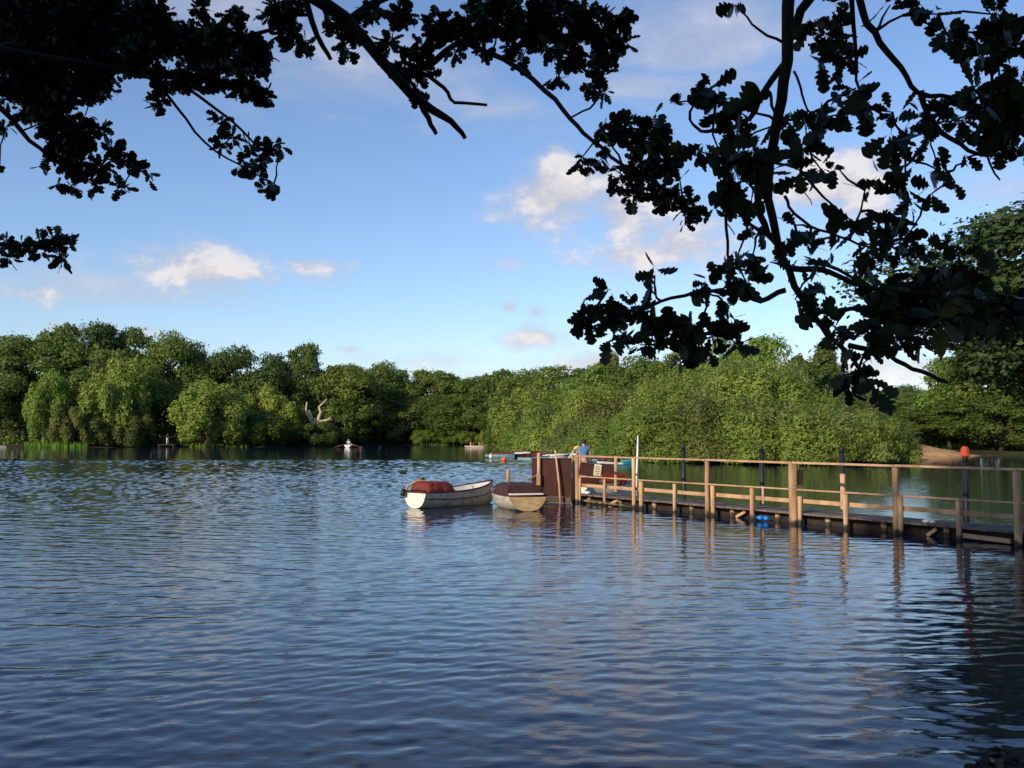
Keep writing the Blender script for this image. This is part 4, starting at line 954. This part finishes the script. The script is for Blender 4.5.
for px, py, dg, hm, tm_, im, cv, lb, ln in DIST:
    q = at_z(px, py); rowing_boat(lb, (q.x, q.y, 0), R(dg), ln, .55, hm, tm_, im, 'maroon' if hm != 'turq' else 'turq', 1, cv, (.12, .8), .13, 'distant moored rowing boats', sh=(.30, .16) if px < 580 else (.22, .10))
q = at_z(504, 461); t = thing('buoy', 'round orange mooring buoy floating before the distant pale blue boat', 'buoy', (q.x, q.y, .1)); mb = MB(); mb.ellipsoid((0, 0, .03), (.2, .2, .2), 14, 10); mb.build('float', M['orange'], t, True); mb = MB(); mb.tube([(0, 0, .22), (0, 0, .29)], .04, 8); mb.build('ring', M['orange'], t)
q = at_z(491, 459); t = thing('buoy', 'pale cream mooring buoy at the left end of the distant boats', 'buoy', (q.x, q.y, .15)); mb = MB(); mb.ellipsoid((0, 0, .06), (.16, .16, .2), 14, 10); mb.build('float', M['cream'], t, True); mb = MB(); mb.tube([(0, 0, .25), (0, 0, .33)], .04, 8); mb.build('ring', M['cream'], t)
def rope(label, a, b, sag):
    a, b = Vector(a), Vector(b); mb = MB(); mb.tube([a.lerp(b, i/8)-Vector((0, 0, sag*4*(i/8)*(1-i/8))) for i in range(9)], .012, 6)
    o = mb.build('mooring_rope', M['wood_rail'], None, True); tag(o, label, 'rope')
bow1 = Vector((math.cos(a1), math.sin(a1), 0))*Lb1/2+bt.location; bow2 = Vector((math.cos(a2), math.sin(a2), 0))*Lb2/2+bt2.location
rope('thin rope from the bow of the left boat to the short orange brown post', bow1+Vector((0, 0, .68)), at_y(508, 480, at_z(508, 504).y+.9), .12)
rope('thin rope from the bow of the ochre sterned boat to the brown screen', bow2+Vector((0, 0, .62)), (sp0.x-.42, sp0.y-.12, .9), .08)
# duck
q = at_z(403, 473.5); t = thing('duck', 'small dark duck swimming alone beyond the left boat', 'duck', (q.x, q.y, 0))
mb = MB(); mb.tube([(-.30, 0, .12), (-.22, 0, .10), (-.1, 0, .09), (.05, 0, .08), (.14, 0, .10), (.18, 0, .17), (.19, 0, .23), (.23, 0, .25), (.26, 0, .25)], [.01, .05, .09, .10, .075, .035, .04, .04, .015], 10); mb.build('body', M['black2'], t, True)
mb = MB(); mb.box((.295, 0, .24), (.07, .03, .015)); mb.build('beak', M['yellow'], t)

# ------------------------------------------------------------------ people
def skin_obj(name, verts, edges, radii, root, mat, parent, extra=None):
    me = bpy.data.meshes.new(name); me.from_pydata(verts, edges, []); me.materials.append(mat)
    o = bpy.data.objects.new(name, me); COL.objects.link(o); o.parent = parent
    md = o.modifiers.new('skin', 'SKIN'); md.use_smooth_shade = True
    for i, r in enumerate(radii):
        sv = me.skin_vertices[0].data[i]; rr = r if isinstance(r, tuple) else (r, r); sv.radius = rr; sv.use_root = (i == root)
    ss = o.modifiers.new('sub', 'SUBSURF'); ss.levels = 1; ss.render_levels = 2
    return o
def person(label, loc, rz, joints, top, bottom, sleeves=.5, legs=.55, group=None, hands=True, hat=None, shoe=None):
    """joints: dict of positions in metres, facing +X... feet at z = 0"""
    t = thing('person', label, 'person', loc, rz, group); J = {k: Vector(v) for k, v in joints.items()}
    names = ['pelvis', 'waist', 'chest', 'neck', 'head', 'crown', 'shL', 'elL', 'wrL', 'haL', 'shR', 'elR', 'wrR', 'haR', 'hiL', 'knL', 'anL', 'toL', 'hiR', 'knR', 'anR', 'toR']
    rad = {'pelvis': (.13, .10), 'waist': (.115, .09), 'chest': (.14, .10), 'neck': .052, 'head': (.075, .085), 'crown': (.06, .07), 'sh': .058, 'el': .04, 'wr': .027, 'ha': (.04, .022), 'hi': .088, 'kn': .06, 'an': .04, 'to': .035}
    vs = [J[n_] for n_ in names]; rr = [rad[n_] if n_ in rad else rad[n_[:2]] for n_ in names]; ix = {n_: i for i, n_ in enumerate(names)}
    ed = [('pelvis', 'waist'), ('waist', 'chest'), ('chest', 'neck'), ('neck', 'head'), ('head', 'crown')]
    for s_ in 'LR': ed += [('chest', 'sh'+s_), ('sh'+s_, 'el'+s_), ('el'+s_, 'wr'+s_), ('wr'+s_, 'ha'+s_), ('pelvis', 'hi'+s_), ('hi'+s_, 'kn'+s_), ('kn'+s_, 'an'+s_), ('an'+s_, 'to'+s_)]
    E = [(ix[a], ix[b]) for a, b in ed]
    if hands:
        for s_ in 'LR':
            h = J['ha'+s_]; d = (h-J['wr'+s_]).normalized(); sd = d.cross(Vector((0, 0, 1)));  sd = sd.normalized() if sd.length > .1 else Vector((0, 1, 0))
            for k, (o_, l_) in enumerate(((-.03, .06), (-.01, .075), (.01, .07), (.03, .055))):
                a = len(vs); vs += [h+sd*o_+d*.025, h+sd*o_*1.2+d*(.025+l_*.6), h+sd*o_*1.15+d*(.02+l_)+Vector((0, 0, -.015))]; rr += [.009, .0085, .007]; E += [(ix['ha'+s_], a), (a, a+1), (a+1, a+2)]
            a = len(vs); vs += [h+sd*.045-d*.01, h+sd*.06+d*.03]; rr += [.011, .009]; E += [(ix['ha'+s_], a), (a, a+1)]
    nose = J['head']+Vector((.085, 0, -.005)); a = len(vs)
    skin_obj('body', [tuple(v) for v in vs], E, rr, 0, M['skin'], t)
    hd = J['head']; up_ = (J['crown']-J['neck']).normalized()
    mb = MB(); mb.ellipsoid(hd+Vector((-.018, 0, .045)), (.105, .092, .098), 14, 10); mb.build('hair', M[hat or 'hair'], t, True)
    mb = MB(); mb.ellipsoid(hd+Vector((.092, 0, -.02)), (.018, .012, .022), 8, 6)
    for sg in (-1, 1): mb.ellipsoid(hd+Vector((0, sg*.088, -.02)), (.02, .012, .03), 8, 6)
    mb.build('face', M['skin'], t, True)
    mb = MB()
    for sg in (-1, 1): mb.ellipsoid(hd+Vector((.082, sg*.033, .005)), (.01, .013, .008), 8, 6)
    mb.ellipsoid(hd+Vector((.080, 0, -.06)), (.01, .026, .005), 8, 6); mb.build('eyes_and_mouth', M['hair'], t, True)
    def lp(a, b, k): return J[a].lerp(J[b], k)
    # shirt
    v = [J['pelvis']+Vector((0, 0, -.04)), J['waist'], J['chest'], J['chest'].lerp(J['neck'], .78), J['shL']+Vector((0, 0, .02)), lp('shL', 'elL', sleeves), J['shR']+Vector((0, 0, .02)), lp('shR', 'elR', sleeves)]
    skin_obj('shirt', [tuple(p) for p in v], [(0, 1), (1, 2), (2, 3), (2, 4), (4, 5), (2, 6), (6, 7)], [(.175, .14), (.165, .13), (.19, .145), (.11, .10), .10, .078, .10, .078], 0, M[top], t)
    v = [J['pelvis']+Vector((0, 0, .10)), J['pelvis']+Vector((0, 0, -.03)), J['hiL'], J['hiR']]; e = [(0, 1), (1, 2), (1, 3)]; r_ = [(.155, .12), (.15, .12), .11, .11]
    for s_, i0 in (('L', 2), ('R', 3)):
        a = len(v)
        if legs < 1: v.append(lp('hi'+s_, 'kn'+s_, legs*1.6 if legs < .6 else .95)); e.append((i0, a)); r_.append(.105)
        else: v += [J['kn'+s_], lp('kn'+s_, 'an'+s_, .95)]; e += [(i0, a), (a, a+1)]; r_ += [.085, .07]
    skin_obj('trousers' if legs >= 1 else 'shorts', [tuple(p) for p in v], e, r_, 0, M[bottom], t)
    for s_ in 'LR':
        mb = MB(); mb.ellipsoid(J['to'+s_].lerp(J['an'+s_], .35)+Vector((0, 0, -.03)), (.14, .05, .05), 10, 7); mb.build('shoe', M[shoe or 'black2'], t, True)
    return t
stand = dict(pelvis=(0, 0, .95), waist=(.01, 0, 1.10), chest=(.02, 0, 1.30), neck=(.03, 0, 1.46), head=(.05, 0, 1.60), crown=(.05, 0, 1.70),
             shL=(.02, .19, 1.38), elL=(-.02, .25, 1.12), wrL=(.12, .24, .92), haL=(.18, .23, .86), shR=(.02, -.19, 1.38), elR=(-.03, -.26, 1.12), wrR=(.08, -.27, .90), haR=(.12, -.27, .83),
             hiL=(0, .10, .88), knL=(.03, .12, .50), anL=(0, .13, .09), toL=(.14, .14, .04), hiR=(0, -.10, .88), knR=(.02, -.12, .50), anR=(-.02, -.13, .09), toR=(.12, -.15, .04))
lean = dict(stand); lean.update(chest=(.10, 0, 1.28), neck=(.18, 0, 1.42), head=(.24, 0, 1.54), crown=(.27, 0, 1.63), shL=(.12, .19, 1.35), shR=(.12, -.19, 1.35), elL=(.16, .26, 1.10), elR=(.14, -.26, 1.10), wrL=(.34, .2, .98), haL=(.41, .18, .96), wrR=(.3, -.24, .9), haR=(.36, -.24, .86), waist=(.05, 0, 1.09))
q = at_y(585, 463, 36.1)
person('man in a blue shirt and faded pink shorts, back to us, in the dark boat', (q.x-.08, 36.1, .30), R(75), lean, 'blue_shirt', 'pink_cloth', .45, .5)
# angler on the far bank
fish = dict(stand); fish.update(elL=(.06, .24, 1.14), wrL=(.28, .14, 1.14), haL=(.35, .11, 1.15), elR=(.04, -.24, 1.14), wrR=(.26, -.10, 1.10), haR=(.33, -.07, 1.11))
q = Vector(((168-512)/1000*157, 157, 0))
pl = thing('fishing_platform', 'small wooden fishing platform at the waterline under the angler', 'platform', (q.x, q.y, 0))
mb = MB(); [mb.box((-1.2+k*.3, 0, .38), (.28, 1.4, .05)) for k in range(9)]; mb.build('deck', M['wood_grey'], pl)
for sx in (-1.1, 1.1):
    for sy in (-.6, .6): mb = MB(); mb.tube([(sx, sy, -1), (sx, sy, .35)], .07, 8); mb.build('leg', M['wood_dark'], pl)
person('angler in a black top and white trousers standing on the far left bank', (q.x, q.y, .41), R(-30), fish, 'black2', 'white_cloth', .9, 1, None, False)
t = thing('fishing_rod', 'long thin rod held out by the angler on the far bank', 'fishing rod', (q.x+.3, q.y-.2, 1.5)); mb = MB(); mb.tube([(0, 0, 0), (1.6, -.4, .5), (3.2, -.9, .7)], [.02, .014, .006], 5); mb.build('rod', M['wood_dark'], t); mb = MB(); mb.tube([(-.15, .04, -.06), (.15, -.04, .06)], .028, 6); mb.build('handle', M['black'], t)
# rower
sit = dict(pelvis=(0, 0, .12), waist=(-.04, 0, .27), chest=(-.06, 0, .47), neck=(-.04, 0, .62), head=(0, 0, .76), crown=(0, 0, .86), shL=(-.05, .19, .55), elL=(.14, .27, .36), wrL=(.36, .22, .40), haL=(.43, .21, .41), shR=(-.05, -.19, .55), elR=(.14, -.27, .36), wrR=(.36, -.22, .40), haR=(.43, -.21, .41),
           hiL=(.03, .10, .10), knL=(.42, .13, .22), anL=(.62, .13, -.10), toL=(.74, .13, -.12), hiR=(.03, -.10, .10), knR=(.42, -.13, .22), anR=(.62, -.13, -.10), toR=(.74, -.13, -.12))
D = 150; q = Vector(((348-512)/1000*D, D, 0))
rowing_boat('small white dinghy rowed across the far water, seen end on', (q.x, q.y+1, 0), R(90), 2.8, .58, 'white', 'white', 'white', 'ochre', 2, None, group='boats under way', sh=(.4, .15))
person('lone rower in a light blue shirt and white hat on the far water', (q.x, q.y+.8, .34), R(-90), sit, 'ltblue_cloth', 'white_cloth', .5, .5, None, False, 'white_cloth')
oar('oar', 'left hand oar of the lone rower, with a red blade', (q.x-.5, q.y+.5, .5), (q.x-2.0, q.y+.2, .06), ('wood_rail', 'orange'), 'oars of the lone rower', .12)
oar('oar', 'right hand oar of the lone rower, with a red blade', (q.x+.5, q.y+.5, .5), (q.x+2.0, q.y+.2, .06), ('wood_rail', 'orange'), 'oars of the lone rower', .12)
# canoe
D = 150; q = Vector(((475-512)/1000*D, D, 0))
rowing_boat('low cream canoe with two people near the far bushes', (q.x, q.y, 0), R(4), 3.0, .42, 'cream', 'cream', 'cream', 'ochre', 2, None, group='boats under way', name='canoe', sh=(.26, .1))
person('front paddler of the canoe, bare shouldered', (q.x+.7, q.y, .18), R(4), sit, 'skin', 'red_cover', .2, .5, 'people in the canoe', False)
person('rear paddler of the canoe in a pink top', (q.x-.6, q.y, .18), R(4), sit, 'pink_cloth', 'black2', .4, .5, 'people in the canoe', False)
# boat at the far left edge
D = 150; q = Vector(((3-512)/1000*D, D-2, 0))
rowing_boat('grey punt drawn up by the dark bank at the left edge of the photo', (q.x, q.y, 0), R(3), 3.2, .5, 'hull_grey', 'cream', 'white', 'white', 2, None, group='boats under way', name='punt', sh=(.25, .05))

# stones and litter on the near shore
P_ = []; mb = MB(); rs = random.Random(4)
for k in range(420):
    x = rs.uniform(1.2, 7.5); y = 5.2+(x-1.2)*.62+rs.uniform(-1.6, .6); z = gz(x, y)
    if z < -.12: continue
    r = rs.uniform(.012, .05)*(1.5 if rs.random() < .1 else 1); mb.ellipsoid((x, y, max(z, -.02)+r*.3), (r*rs.uniform(.8, 1.5), r*rs.uniform(.8, 1.4), r*.6), 7, 5)
o = mb.build('gravel', M['ground'], None, True); tag(o, 'dark pebbles and bits along the near shore in the lower right corner', 'gravel', kind='stuff')
n = 1500; x = rng.uniform(.5, 8, n); y = 5.0+(x-.5)*.6+rng.uniform(-2, .5, n); z = ground_h(x[:, None], y[:, None])[:, 0]; ok = z > -.01
me = leaves_mesh('leaf_litter', np.stack([x, y, z+.015], 1)[ok], rng.normal(size=(n, 3))[ok]*np.array([1, 1, .25]), (rng.normal(size=(n, 3))*.35+np.array([0, 0, 1]))[ok], rng.uniform(.05, .1, ok.sum()))
o = link_mesh('leaf_litter', me, surf('dead_leaves', (.03, .018, .01), (.09, .05, .025), 3, .8)); tag(o, 'fallen oak leaves scattered on the near shore', 'leaves', kind='stuff')
